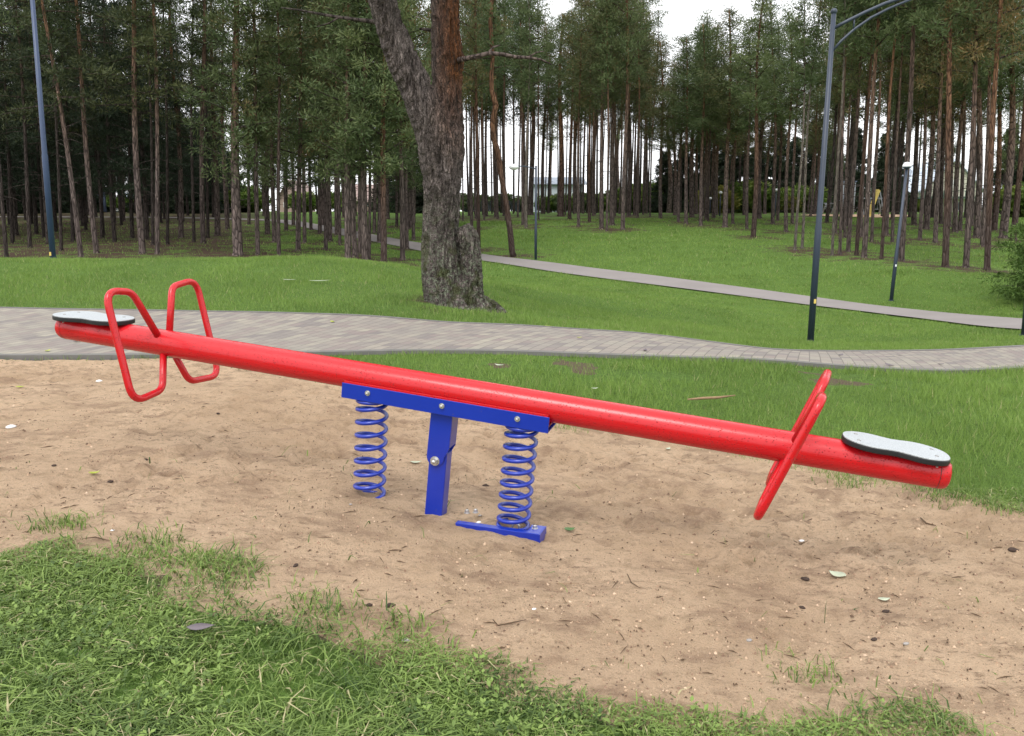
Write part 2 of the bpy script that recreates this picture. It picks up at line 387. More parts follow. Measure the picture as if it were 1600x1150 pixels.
def m_clod():
    t = NT('sand_clods', .95, .15); t.color(t.ramp(t.attr('tint'), [(0, (.10, .065, .045)), (.35, (.26, .17, .115)), (.75, (.44, .31, .205)), (1, (.56, .42, .30))])); return t.m
M['clod'] = m_clod()
def m_board():
    t = NT('speckled_seat_board', .38, .5); v = t.co(); n_ = t.noise(v, 260, 3, .8); vo = t.vor(v, 120, 'F1')
    c = t.mix(t.ramp(n_, [(.45, 0), (.62, 1)]), (.33, .355, .37), (.50, .525, .54)); c = t.mix(t.ramp(vo, [(.10, .5), (.2, 0)]), c, (.30, .33, .35))
    t.color(c); t.bump(t.ramp(vo, [(.1, 1), (.25, 0)]), .4, .001); return t.m
M['board'] = m_board()

# ------------------------------------------------------------------ polygons on the ground
def sdpoly(X, Y, P):
    P = np.array(P); d = np.full(X.shape, 1e9); ins = np.zeros(X.shape, bool); n = len(P)
    for i in range(n):
        a = P[i]; b = P[(i+1) % n]; e = b-a
        t = np.clip(((X-a[0])*e[0]+(Y-a[1])*e[1])/(e@e), 0, 1)
        d = np.minimum(d, (X-a[0]-t*e[0])**2+(Y-a[1]-t*e[1])**2)
        c = ((a[1] > Y) != (b[1] > Y)) & (X < (b[0]-a[0])*(Y-a[1])/(b[1]-a[1]+1e-12)+a[0]); ins ^= c
    return np.where(ins, 1, -1)*np.sqrt(d)
def w2(px, py): p = hit(px, py, .8, 30.); return (p.x, p.y)
SAND = [w2(*q) for q in ((-700, 562), (-200, 562), (200, 562), (370, 566), (480, 588), (600, 612), (760, 640), (900, 668), (1060, 696), (1200, 724), (1330, 752), (1480, 787), (1600, 806), (1800, 838), (2200, 900))]
SAND += [(2.6, 1.2), (1.6, 1.45)] + [w2(*q) for q in ((1250, 1085), (1080, 1078), (960, 1058), (900, 1048), (800, 1038), (700, 1008), (600, 975), (540, 962), (480, 946), (430, 922), (370, 892), (300, 870), (200, 848), (100, 835), (0, 850), (-150, 870), (-600, 900))]
def sand_sd(X, Y):
    s = sdpoly(X, Y, SAND)
    return s + (fbm(X*3.2+5, Y*3.2, 4)-.5)*.42*np.clip((3.4-np.abs(Y-3.0))/1., .15, 1)
# curving block path : near and far edge
def poly_interp(pts, n):
    P = np.array(pts, float); d = np.r_[0, np.cumsum(np.hypot(*np.diff(P, axis=0).T))]; t = np.linspace(0, d[-1], n)
    Q = np.c_[np.interp(t, d, P[:, 0]), np.interp(t, d, P[:, 1])]
    for _ in range(6): Q[1:-1] = (Q[:-2]+2*Q[1:-1]+Q[2:])/4
    return Q
def hx(px, py, a=4., b=110.): p = hit(px, py, a, b); return (p.x, p.y)
nearP = [(-14, 6.2)]+[hx(*q) for q in ((0, 561), (250, 560.5), (480, 556), (640, 554), (800, 556), (1000, 561), (1180, 567), (1300, 576), (1400, 582), (1470, 584.5), (1550, 583), (1600, 580))]+[(7.4, 8.2), (11.5, 10.8)]
farP = [(-14, 9.4)]+[hx(*q) for q in ((0, 484), (250, 489), (480, 495), (640, 502), (800, 511), (1000, 524), (1100, 536), (1190, 547.5), (1300, 552), (1390, 552), (1500, 549), (1600, 544))]+[(9.2, 11.6), (12.5, 14)]
NE = poly_interp(nearP, 260); FE = poly_interp(farP, 260)
PAVE = list(map(tuple, NE))[::4]+list(map(tuple, FE))[::-4]
fpc = [hx(*q, 14.) for q in ((1700, 522), (1600, 509), (1500, 498), (1392, 487), (1300, 476.5), (1200, 463), (1100, 450), (1000, 436.5), (900, 423.5), (820, 412), (750, 403), (680, 391.5), (600, 376), (540, 364))]+[hx(500, 356, 30), hx(440, 345, 30)]
_l = hit(440, 345, 30); fpc.append((_l.x-12, _l.y+5)); fpc.append((_l.x-40, _l.y+9))
FP = poly_interp([(fpc[0][0]+8, fpc[0][1]-3)]+fpc, 300)
def strip_sd(X, Y, C, hw):
    d = np.full(X.shape, 1e9)
    C = C[::3]
    for i in range(len(C)-1):
        a = C[i]; e = C[i+1]-a; t = np.clip(((X-a[0])*e[0]+(Y-a[1])*e[1])/(e@e+1e-9), 0, 1)
        d = np.minimum(d, (X-a[0]-t*e[0])**2+(Y-a[1]-t*e[1])**2)
    return hw-np.sqrt(d)
FPW = .93

# ------------------------------------------------------------------ forest tree list (base px, base py, width px, optional lean px over 300 px, kind)
TREES = []
def T(zone, px, py, w, lean=0., kind=None, lab=None, dmin=19.): TREES.append([zone, px, py, w, lean, kind, lab, dmin])
for q in ((20, 380, 6, -10), (47, 387, 6, -12), (57, 365, 6, -8), (96, 392, 5, -6), (127, 402, 7.5, -38, None, 'slim trunk leaning left right behind the tall lamp post at left'), (151, 396, 8, -24, None, 'tall bare trunk leaning left, second past the tall left lamp post'), (178, 350, 7, 0), (192, 345, 7, -4), (223, 397, 10, -12, None, 'stout pale grey trunk standing forward in the dark left wood'), (239, 383, 5, 0), (246, 397, 7, -3, None, 'thin straight trunk just right of the stout pale grey one'), (262, 382, 5, 2), (283, 372, 8, -2), (303, 378, 5, 2), (318, 380, 8, 0), (325, 372, 5, 0), (340, 368, 9, -3), (10, 402, 6, -14), (75, 374, 6, -6), (207, 372, 6, -4), (160, 372, 6, -6), (114, 378, 6, -7)): T('W', *q)
for q in ((372, 399, 15, -2, None, 'thickest trunk of the left wood, standing right at the edge of the mound'), (389, 351, 5, 0), (403, 398, 7, -3), (418, 366, 8, 1), (429, 379, 7, -2), (436, 399, 6, -1), (466, 393, 8, 1), (476, 380, 6, 3), (486, 359, 5, -3), (509, 390, 6, 3), (515, 377, 9, 2), (526, 368, 6, 0), (531, 383, 5, 1), (544, 408, 10, 2, None, 'dark pine trunk rising straight from the mound edge, left of a leaning one'), (555, 402, 9, -14, None, 'dark trunk leaning left against its straight neighbour on the mound edge'), (562, 398, 6, 0), (571, 408, 11, -2, None, 'broad dark trunk with a pale yellow mark at breast height by the mound'), (577, 406, 5, 3), (592, 379, 6, 3), (600, 411, 10, 3, 'o', 'nearest pine of the clump, orange higher up, left of the forked pine'), (620, 354, 5, 0), (629, 406, 8, 1), (636, 389, 6, 1), (447, 360, 6, 1), (500, 365, 6, -2), (585, 365, 6, 2)): T('M', *q)
for q in ((737, 357, 5, 0), (748, 391, 6, -3, 'o', 'slim orange pine just right of the forked trunk, beside the far path'), (760, 338, 5, 2), (775, 336, 6, 1), (817, 352, 5, 0), (822, 356, 5, 3, 'p', 'pale slim trunk immediately left of the globe lamp pole')): T('C1', *q)
for q in ((829, 336, 9, 0), (848, 328, 6, 3), (860, 332, 5, 1), (876, 338, 10, 0, 'o', 'stout pine trunk in front of the pale blue building'), (890, 343, 6, 0, 'o'), (899, 330, 7, 4), (904, 354, 5, -1), (911, 334, 4, 1), (921, 347, 5, -1, 'o'), (928, 336, 6, 1), (940, 358, 7, 1, None, 'straight grey trunk in a litter patch, beside a thin dark stem'), (948, 361, 4, 2, None, 'thin dark stem at the front of the grove, nearest to the far path'), (956, 352, 8, -1), (966, 332, 9, 2), (973, 359, 7, 5, None, 'grey trunk leaning slightly right at the front of the middle grove'), (982, 338, 7, 1), (991, 336, 4, 2), (1010, 334, 4, 0)): T('C2', *q)
for q in ((1032, 342, 6, 0), (1045, 333, 8, 9), (1060, 347, 5, 3), (1072, 350, 6, 2), (1081, 340, 8, 3), (1095, 353, 6, 1), (1103, 344, 5, 2), (1106, 345, 4, 0), (1115, 341, 6, 3), (1133, 355, 8, 6, None, 'grey-brown trunk with a twin beside it before the dark spruces'), (1145, 350, 5, 0), (1163, 336, 6, 0), (1167, 359, 5, 1), (1177, 371, 8, 9, 'o', 'orange trunk leaning right, nearest of the grove before the dark spruces'), (1186, 342, 8, 2), (1207, 350, 6, 4), (1215, 345, 5, 4), (1228, 363, 6, 2), (1238, 350, 5, 3)): T('C3', *q)
for q in ((1242, 391, 4.5, 12, 'p', 'very thin pale stem, first of a pair left of the arched lamp post'), (1253, 389, 4.5, 15, 'p', 'very thin pale stem, second of a pair left of the arched lamp post')): T('C3', *q)
for q in ((1300, 400, 4.5, 9, 'p', 'thin pale stem just right of the arched lamp post'), (1312, 398, 5, 6), (1325, 394, 6.5, 14), (1338, 400, 6, 13, 'o', 'slim orange pine leaning right in the front row past the arched lamp post'), (1350, 403, 8, 15, None, 'grey trunk leaning right, stoutest in front of the small playground'), (1362, 378, 5, 3), (1377, 406, 5.5, 17, 'o', 'slim trunk nearest the viewer between playground and dome lamp'), (1394, 378, 5, 8), (1408, 408, 9, 10, None, 'grey trunk right behind the dome lamp post'), (1320, 372, 5, 4), (1305, 365, 6, 3), (1345, 370, 6, 4), (1385, 368, 6, 4)): T('R1', *q)
for q in ((1428, 351, 8, 5), (1437, 375, 6, 8), (1447, 358, 9, 6), (1461, 380, 7, 6), (1477, 418, 10, 3, 'o', 'straight pine standing alone forward, before the cream house'), (1483, 354, 6, 6), (1492, 363, 8, 6), (1500, 360, 6, 6), (1509, 419, 9, 10, None, 'grey trunk leaning right beside the lone forward pine'), (1526, 371, 10, 6), (1542, 423, 9, 8, 'o', 'orange-topped trunk with a bend near the right edge'), (1553, 360, 9, 20, 'o', 'orange trunk leaning strongly right near the spruce'), (1567, 372, 12, 12), (1583, 376, 9, 20, 'o', 'leaning orange trunk half hidden by the spruce at the right edge'), (1535, 385, 7, 5), (1518, 352, 6, 4), (1470, 350, 6, 4)): T('R2', *q)
TW = hit(802, 401, 19.)     # the twisted orange pine by the far path
SPR = at(1700, 420, 21.)

for t_ in TREES:
    p = hit(t_[1], t_[2], t_[7]); t_.append(p)
base_pts = [(t_[8].x, t_[8].y) for t_ in TREES]+[(TW.x, TW.y)]
# scatter behind
BACK = []
def scatter(zone, n, pxa, pxb, da, db, mind):
    k = 0; tr = 0
    while k < n and tr < n*60:
        tr += 1
        D = math.sqrt(random.uniform(da*da, db*db)); px = random.uniform(pxa, pxb)
        x = (px-800)/F*D*.99
        if any((x-a)**2+(D-b)**2 < mind**2 for a, b in base_pts): continue
        if (zone == 'R' and 1432 < px < 1536 and random.random() < .85) or (zone == 'C' and 836 < px < 910 and random.random() < .5): continue
        base_pts.append((x, D)); BACK.append((zone, x, D)); k += 1
scatter('W', 84, -160, 345, 34, 88, 1.25)
scatter('M', 34, 350, 720, 44, 80, 1.7)
scatter('C', 84, 690, 1020, 58, 92, 1.0)
scatter('C3', 16, 1030, 1290, 56, 78, 1.8)
scatter('W', 10, -420, -160, 30, 80, 1.7)
scatter('R', 44, 1290, 1760, 44, 84, 1.7)

# ------------------------------------------------------------------ ground sheet (polar, finest towards the view)
rr = np.r_[0.005, .1, 0.35, np.exp(np.linspace(math.log(.6), math.log(17), 190)), np.exp(np.linspace(math.log(17.3), math.log(90), 170)), np.exp(np.linspace(math.log(94), math.log(1500), 26))]
aa = np.r_[np.linspace(-180, -44, 46)[:-1], np.linspace(-44, 44, 250), np.linspace(44, 180, 46)[1:-1]]
RR, AA = np.meshgrid(rr, np.radians(aa), indexing='ij')
GX = RR*np.sin(AA); GY = RR*np.cos(AA); GZ = terr(GX, GY)
nr, na = GX.shape
m = RR < 12
sd = np.full(GX.shape, -9.); sd[m] = sand_sd(GX[m], GY[m])
sdp = np.full(GX.shape, -9.); m2 = RR < 20; sdp[m2] = sdpoly(GX[m2], GY[m2], PAVE)
sdf = np.full(GX.shape, -9.); m3 = (RR > 12) & (RR < 110) & (GY > 5); sdf[m3] = strip_sd(GX[m3], GY[m3], FP, FPW)
GZ = GZ - .06*sstep(sd, -.12, .2)
GZ = GZ + (fbm(GX*1.1, GY*1.1, 3)-.5)*.05*sstep(RR, 2., 9.)*(sdp < -.3)*(sdf < -.3)*(sd < -.2)
lit = np.zeros(GX.shape)
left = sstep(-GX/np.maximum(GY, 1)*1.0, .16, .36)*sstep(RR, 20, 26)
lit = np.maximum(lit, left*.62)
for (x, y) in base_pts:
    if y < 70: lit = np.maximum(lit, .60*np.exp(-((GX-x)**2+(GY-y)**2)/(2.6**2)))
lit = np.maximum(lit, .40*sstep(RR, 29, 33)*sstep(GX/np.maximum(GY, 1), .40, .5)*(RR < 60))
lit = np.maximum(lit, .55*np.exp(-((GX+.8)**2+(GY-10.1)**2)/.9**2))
soil = .75*sstep(sd, -.30, -.12)
_pn = fbm(GX*1.7+3, GY*1.7+8, 4)
betw = (GY < 6.6) & (GY > 4.2) & (GX > -2.5)
soil = np.maximum(soil, betw*sstep(_pn, .64, .74)*.65*sstep(GY, 5.1, 5.9))
soil = np.maximum(soil, .42*np.exp(-((GX-1.0)**2/.45+(GY-5.8)**2/.03)))
idx = np.arange(nr*na).reshape(nr, na)
A = idx[:-1, :]; B = idx[1:, :]
ground_f = np.stack([A, np.roll(A, -1, 1), np.roll(B, -1, 1), B], -1).reshape(-1, 4)
V = np.stack([GX, GY, GZ], -1).reshape(-1, 3)
V = np.r_[V, [[0, 0, 0.]]]
tri_c = np.stack([np.roll(idx[0], -1), idx[0], np.full(na, nr*na), np.full(na, nr*na)], -1)
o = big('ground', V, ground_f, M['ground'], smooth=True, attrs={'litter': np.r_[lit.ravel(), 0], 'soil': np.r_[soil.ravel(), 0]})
tag(o, kind='structure')

# sand
xs = np.arange(-4.6, 4.9, .0165); ys = np.arange(1.15, 6.35, .0165)
SX, SY = np.meshgrid(xs, ys, indexing='ij')
sd = sand_sd(SX, SY); zt = terr(SX[::6, ::6], SY[::6, ::6])
zt = terr(SX, SY)
wx = fbm(SX*1.3+4, SY*1.3, 3)*1.5; wy = fbm(SX*1.3, SY*1.3+40, 3)*1.5
b1 = fbm(SX*.9+wx, SY*1.5+wy, 4); b2 = fbm(SX*5+wx, SY*8+wy, 4); b3 = fbm(SX*22, SY*30, 3)
act = sstep(fbm(SX*.8+11, SY*.9+2, 3), .42, .60)
hz = (b1-.5)*.08 + (b2-.5)*.065*(.5+.9*act) + (b3-.5)*.026*(.5+act)
b4 = fbm(SX*11+wx*2, SY*17+wy*2, 4)
pits = -np.maximum(0, b2-.58)*.16*(.3+act) - np.maximum(0, b4-.60)*.10*(.4+act); hz = hz+pits
def dent(px, py, rx, ry, d):
    global hz
    p = hit(px, py, 1., 9.); e = ((SX-p.x)/rx)**2+((SY-p.y)/ry)**2
    hz = hz - d*np.exp(-e) + d*.35*np.exp(-(np.sqrt(e)-1.7)**2*3)
dent(1180, 882, .045, .06, .030); dent(1165, 874, .04, .03, .025); dent(1210, 884, .035, .04, .02); dent(1140, 850, .04, .07, .018); dent(1300, 862, .05, .05, .018); dent(1330, 868, .03, .03, .016); dent(1305, 845, .05, .04, .012)
dent(575, 765, .09, .09, .004); dent(860, 850, .05, .05, .006)
for _ in range(150):
    dent(random.uniform(-100, 1700), random.uniform(600, 1050), random.uniform(.018, .055), random.uniform(.018, .06), random.uniform(.005, .017))
edge = sstep(sd, -.32, -.10)
SZ = zt + hz*sstep(sd, -.12, .25) - .03*(1-edge) + .004 + .004*edge
# sand drifts up round the foot of the post and fills the half-buried channel
nx, ny = SX.shape
idx = np.arange(nx*ny).reshape(nx, ny)
q = np.stack([idx[:-1, :-1], idx[1:, :-1], idx[1:, 1:], idx[:-1, 1:]], -1).reshape(-1, 4)
ok = sd.ravel() > -.34; ok &= (sdpoly(SX, SY, PAVE).ravel() < -.06)
q = q[ok[q].all(1)]
used = np.unique(q); mp = -np.ones(nx*ny, int); mp[used] = np.arange(len(used))
SZ0 = SZ
def sandz(x, y):
    i = int(round((x-xs[0])/.0165)); j = int(round((y-ys[0])/.0165))
    if 0 <= i < nx and 0 <= j < ny: return float(SZ0[i, j])
    return tz(x, y)
V = np.stack([SX.ravel(), SY.ravel(), SZ.ravel()], -1)[used]
tag(big('sand', V, mp[q], M['sand'], smooth=True), kind='structure')

# block path with kerbs
def strip(name, E0, E1, nw, mat, lift, uv=True):
    n = len(E0); W = np.linspace(0, 1, nw)
    X = E0[:, None, 0]*(1-W)+E1[:, None, 0]*W; Y = E0[:, None, 1]*(1-W)+E1[:, None, 1]*W
    Z = terr(X, Y)+lift; idx = np.arange(n*nw).reshape(n, nw)
    fq = np.stack([idx[:-1, :-1], idx[1:, :-1], idx[1:, 1:], idx[:-1, 1:]], -1).reshape(-1, 4)
    o = big(name, np.stack([X, Y, Z], -1).reshape(-1, 3), fq, mat, smooth=True)
    C = (E0+E1)/2; d = np.r_[0, np.cumsum(np.hypot(*np.diff(C, axis=0).T))]
    wd = np.hypot(*(E1-E0).T)
    U = np.repeat(d[:, None], nw, 1); Vv = W[None]*wd[:, None]
    uvl = o.data.uv_layers.new(name='UVMap'); li = np.zeros(len(o.data.loops), np.int32); o.data.loops.foreach_get('vertex_index', li)
    uvl.data.foreach_set('uv', np.stack([Vv.ravel()[li], U.ravel()[li]], -1).astype(np.float32).ravel())
    return tag(o, kind='structure')
strip('block_path', NE, FE, 22, M['paving'], .022)
def offs(C, d):
    t = np.gradient(C, axis=0); t /= np.hypot(*t.T)[:, None]; return C+np.c_[-t[:, 1], t[:, 0]]*d
FPl = offs(FP, FPW); FPr = offs(FP, -FPW)
strip('far_path', FPl, FPr, 6, M['path'], .035)
def kerb(name, C, w, hgt):
    a = offs(C, w/2); b = offs(C, -w/2); n = len(C)
    za = terr(a[:, 0], a[:, 1]); zb = terr(b[:, 0], b[:, 1]); z = np.maximum(za, zb)
    Vv = np.concatenate([np.c_[a, z-.08], np.c_[a, z+hgt], np.c_[b, z+hgt], np.c_[b, z-.08]])
    fq = []
    for k in range(3):
        i = np.arange(n-1); fq.append(np.stack([k*n+i, k*n+i+1, (k+1)*n+i+1, (k+1)*n+i], -1))
    return tag(big(name, Vv, np.concatenate(fq), M['kerb']), kind='structure')
kerb('path_kerb', NE, .07, .030); kerb('path_kerb', FE, .06, .028)

# ------------------------------------------------------------------ grass
def blades(name, P, Hh, Wd, mat, segs=1, lean=.5, tint=None, kinky=0.):
    n = len(P); ang = RS.rand(n)*2*np.pi; la = RS.rand(n)*2*np.pi; ln = Hh*lean*(.2+RS.rand(n))
    sx = np.cos(ang)*Wd/2; sy = np.sin(ang)*Wd/2
    lx = np.cos(la)*ln; ly = np.sin(la)*ln
    tint = RS.rand(n) if tint is None else tint
    if segs == 1:
        V = np.zeros((n, 3, 3)); V[:, 0] = P; V[:, 1] = P; V[:, 0, 0] -= sx; V[:, 0, 1] -= sy; V[:, 1, 0] += sx; V[:, 1, 1] += sy
        V[:, 2] = P+np.stack([lx, ly, Hh], -1); V[:, :2, 2] -= .01
        Fq = np.arange(3*n).reshape(n, 3)
        return big(name, V.reshape(-1, 3), Fq, mat, attrs={'tint': np.repeat(tint, 3)})
    V = np.zeros((n, 6, 3))
    for k, (h, l, w) in enumerate(((0, 0, 1), (.55, .35, .85), (.95 - .25*0, 1., .25))):
        c = P+np.stack([lx*l, ly*l, Hh*h*(1-.25*lean*(k == 2))], -1); c[:, 2] -= .008*(k == 0)
        V[:, 2*k] = c; V[:, 2*k+1] = c; V[:, 2*k, 0] -= sx*w; V[:, 2*k, 1] -= sy*w; V[:, 2*k+1, 0] += sx*w; V[:, 2*k+1, 1] += sy*w
    b = np.arange(n)[:, None]*6
    Fq = np.concatenate([b+np.array([[0, 1, 3, 2]]), b+np.array([[2, 3, 5, 4]])])
    return big(name, V.reshape(-1, 3), Fq, mat, attrs={'tint': np.repeat(tint, 6)})

def gz(X, Y):
    z = terr(X, Y); r = np.hypot(X, Y)
    return z + (fbm(X*1.1, Y*1.1, 3)-.5)*.05*sstep(r, 2., 9.)
# near lawn in the foreground corner
N = 200000
D = RS.uniform(1.25, 3.6, N)**1.0; X = (RS.rand(N)*2-1)*(.74*D+.3)
s_ = sand_sd(X, D)
dens = sstep(-s_+(fbm(X*9, D*9, 3)-.5)*.16, -.03, .13); patch = fbm(X*4, D*4, 4); dens *= np.where(patch < .42, .28, 1)
keep = RS.rand(N) < np.maximum(dens, .0015) * np.clip(2.0/D, .4, 1)
X = X[keep]; D = D[keep]; s2 = s_[keep]; pt = patch[keep]
hh = RS.uniform(.014, .044, len(X))*(.6+.8*sstep(fbm(X*2.5+9, D*2.5, 3), .3, .7))
ti = np.clip(RS.rand(len(X))*.65+.9*(fbm(X*5, D*5+7, 4)-.36), 0, .92); dry = RS.rand(len(X)) < .06; ti[dry] = 1
P = np.c_[X, D, terr(X, D)]
tag(blades('foreground_grass', P, hh, RS.uniform(.0024, .0060, len(X)), M['blade_near'], 3, 1.9, ti), kind='stuff')
# small clover-like weeds between the blades
def leaflets(name, C, size, mat, n_per, kind='stuff'):
    k = len(C); m_ = k*n_per; P = np.repeat(C, n_per, 0); ang = RS.rand(m_)*2*np.pi; s = np.repeat(size, n_per)*RS.uniform(.7, 1.2, m_)
    dx, dy = np.cos(ang), np.sin(ang); up = RS.uniform(.0, .8, m_); L = s; W = s*.32
    z0 = RS.uniform(.003, .03, m_); base = P+np.c_[dx*.003, dy*.003, z0]
    tip = base+np.c_[dx*L, dy*L, L*up]; mid = base+np.c_[dx*L*.5, dy*L*.5, L*up*.6]
    V = np.stack([base, mid+np.c_[-dy*W, dx*W, 0*W], tip, mid-np.c_[-dy*W, dx*W, 0*W]], 1)
    return tag(big(name, V.reshape(-1, 3), np.arange(4*m_).reshape(m_, 4), mat, attrs={'tint': np.repeat(np.repeat(RS.rand(k)*.9, n_per), 4)}), kind=kind)
N = 12000
D = RS.uniform(1.3, 3.3, N); X = (RS.rand(N)*2-1)*(.74*D+.2); s_ = sand_sd(X, D); keep = (RS.rand(N) < sstep(-s_, -.02, .2)*.8*sstep(fbm(X*2.2+30, D*2.2, 3), .42, .6))
X = X[keep]; D = D[keep]; leaflets('weeds', np.c_[X, D, terr(X, D)], RS.uniform(.006, .017, len(X)), M['blade_near'], 5)
# lawns further out
def lawn(name, N, d0, d1, h0, h1, wf, cond, seed=0, powd=1.0, lean=.8):
    D = d0+(d1-d0)*RS.rand(N)**powd; X = (RS.rand(N)*2-1)*(.68*D+.6)
    k = cond(X, D); X = X[k]; D = D[k]
    hh = RS.uniform(h0, h1, len(X))*(.65+.7*sstep(fbm(X*1.6+4, D*1.6, 3), .3, .7))
    ti = np.clip(RS.rand(len(X))*.6+.75*(fbm(X*1.3, D*.9+3, 5)-.22), 0, .93); dr = RS.rand(len(X)) < .03; ti[dr] = 1
    wd = wf*D*RS.uniform(.7, 1.4, len(X))
    return tag(blades(name, np.c_[X, D, gz(X, D)], hh, np.maximum(wd, .0025), M['blade'], 1, lean, ti), kind='stuff')
def c_mid(X, D):
    s = sand_sd(X, D); p = sdpoly(X, D, PAVE); pn = fbm(X*1.7+3, D*1.7+8, 4)
    bare = ((pn > .64) & (D > 5.3)) | (np.exp(-((X-1.0)**2/.45+(D-5.8)**2/.03)) > .6)
    return (s < .05-.14*RS.rand(len(X))) & (p < -.035) & ((~bare) | (RS.rand(len(X)) < .22)) & (D < 12)
def nearcond(X, D): return c_mid(X, D)
lawn('lawn_by_sand', 210000, 3.3, 8., .022, .055, .00075, nearcond)
def c_bank(X, D):
    p = np.full(len(X), -9.); m_ = D < 19; p[m_] = sdpoly(X[m_], D[m_], PAVE)
    f = np.full(len(X), -9.); m_ = D > 14; f[m_] = strip_sd(X[m_], D[m_], FP, FPW)
    beyond = D > np.interp(X, FE[:, 0], FE[:, 1])
    tr = np.hypot(X+.8, D-10.1) > .42
    return (p < -.03) & (f < -.02) & beyond & tr
lawn('mown_lawn', 430000, 8., 27., .026, .058, .00062, c_bank, powd=1.25)
def c_hill(X, D):
    f = strip_sd(X, D, FP, FPW)
    lt = np.zeros(len(X)); lt = np.maximum(lt, sstep(-X/D, .16, .36)*.9)
    for (x, y) in base_pts:
        if y < 55: lt = np.maximum(lt, .90*np.exp(-((X-x)**2+(D-y)**2)/(2.3**2)))
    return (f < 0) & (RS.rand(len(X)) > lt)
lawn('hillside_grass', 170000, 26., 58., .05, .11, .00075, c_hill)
# sparse tufts creeping over the sand edge and in the sand
tc = [(400, 579), (420, 582), (440, 577), (530, 600), (560, 606), (505, 597), (480, 945), (520, 958), (350, 896), (250, 860), (230, 845), (95, 824), (90, 822), (350, 905), (640, 985), (1260, 1060), (1290, 700), (1330, 760), (1500, 782), (1560, 800), (1450, 775)]
P = []
for (a, b) in tc:
    c = hit(a, b, 1., 9.)
    for _ in range(110): P.append((c.x+random.gauss(0, .055), c.y+random.gauss(0, .05), 0))
P = np.array(P); P[:, 2] = [sandz(x, y) for x, y in P[:, :2]]
tag(blades('edge_tufts', P, RS.uniform(.015, .05, len(P)), RS.uniform(.002, .005, len(P)), M['blade_near'], 3, 1.3), kind='stuff')
# fine debris lying in the sand (needles, grit)
n = 900; px = RS.uniform(-60, 1660, n); py = RS.uniform(570, 1100, n)**1.0; V = []; Fc = []
for i in range(n):
    p = hit(px[i], py[i], 1., 9.)
    if sand_sd(np.array([p.x]), np.array([p.y]))[0] < 0: continue
    z = sandz(p.x, p.y)+.003; a = random.uniform(0, 6.28); L = random.choice([.002, .003, .003, .004, .012, .024])*random.uniform(.6, 1.3); w = .0007+ (L < .01)*.0012
    dx, dy = math.cos(a), math.sin(a); b = len(V)
    V += [(p.x-dx*L-dy*w, p.y-dy*L+dx*w, z), (p.x+dx*L-dy*w, p.y+dy*L+dx*w, z), (p.x+dx*L+dy*w, p.y+dy*L-dx*w, z+.001), (p.x-dx*L+dy*w, p.y-dy*L-dx*w, z), (p.x, p.y, z+.004+w*.6)]
    Fc += [(b, b+1, b+4), (b+1, b+2, b+4), (b+2, b+3, b+4), (b+3, b, b+4)]
tag(big('grit', V, Fc, M['wood']), kind='stuff')

n = 15000; px = RS.uniform(-80, 1680, n); py = 575+525*RS.rand(n)**.8; V = []; Fc = []; tn = []
Yv = np.array([0.]);
D_ = None
dirs = [ray(a, b) for a, b in zip(px, py)]
xy = np.array([(d.x*(-H/d.z), d.y*(-H/d.z)) for d in dirs])
okc = (sand_sd(xy[:, 0], xy[:, 1]) > -.1) & (fbm(xy[:, 0]*1.4+3, xy[:, 1]*2, 4) > RS.uniform(.25, .62, n))
for (x, y) in xy[okc]:
    z = sandz(x, y); rr_ = random.choice([.0016, .002, .0025, .003, .0045])*random.uniform(.7, 1.3)*(.6+.22*y); b = len(V); a = random.uniform(0, 6)
    for k in range(4):
        q = rr_*random.uniform(.7, 1.3); V.append((x+q*math.cos(a+k*1.57), y+q*math.sin(a+k*1.57), z-.001))
    V.append((x+rr_*random.uniform(-.3, .3), y+rr_*random.uniform(-.3, .3), z+rr_*random.uniform(.5, 1.1)))
    Fc += [(b+k, b+(k+1) % 4, b+4) for k in range(4)]; tn += [random.random()]*5
tag(big('sand_clods', V, Fc, M['clod'], attrs={'tint': tn}), kind='stuff')

# ------------------------------------------------------------------ seesaw
Z0 = 3.11
PL = depth(98, 509, 1.145*Z0); PR = depth(1482, 740, .855*Z0); C0 = (PL+PR)/2
u = (PR-PL).normalized(); LH = (PR-PL).length/2
s_ax = Vector((u.y, -u.x, 0)).normalized()            # towards the viewer
w_ax = s_ax.cross(u)
if w_ax.z < 0: w_ax = -w_ax
def S(l, a, b): return C0+u*l+s_ax*a+w_ax*b
def l_at(px, a=0., b=0.):
    lo, hi = -LH*1.1, LH*1.1
    for _ in range(40):
        m_ = (lo+hi)/2
        if proj(S(m_, a, b))[0] < px: lo = m_
        else: hi = m_
    return lo
base = Vector((C0.x, C0.y, 0))
ss = empty('seesaw', base, 'red tube seesaw on blue bracket and springs, tipped down to the right', 'seesaw')
TR = .0555
# main tube with flattened seats zones
rings = []; lv = list(np.linspace(-LH+.03, LH-.03, 90))
ends = [(-LH, .72), (-LH+.006, .90), (-LH+.015, .97)]
prof = ends+[(l, 1.) for l in lv]+[(-a, b) for a, b in reversed(ends)]
inn = LH-.155-.18
def seat_plane(l): return .052-(abs(l)-inn)*math.tan(R(2.6))
V = []; n = 40
for l, r in prof:
    for k in range(n):
        a = 2*math.pi*k/n; y = math.cos(a)*TR*r; z = math.sin(a)*TR*r
        if abs(l) > inn: z = min(z, seat_plane(l)-.001)
        V.append(S(l, y, z))
mb = MB(); Fs = []
for i in range(len(prof)-1):
    for k in range(n): Fs.append((i*n+k, i*n+(k+1) % n, (i+1)*n+(k+1) % n, (i+1)*n+k))
Fs.append(tuple(range(n))); Fs.append(tuple((len(prof)-1)*n+k for k in range(n)))
mb.add(V, Fs); mb.build('beam_tube', M['red'], ss, base)
tube = ss.children[0]
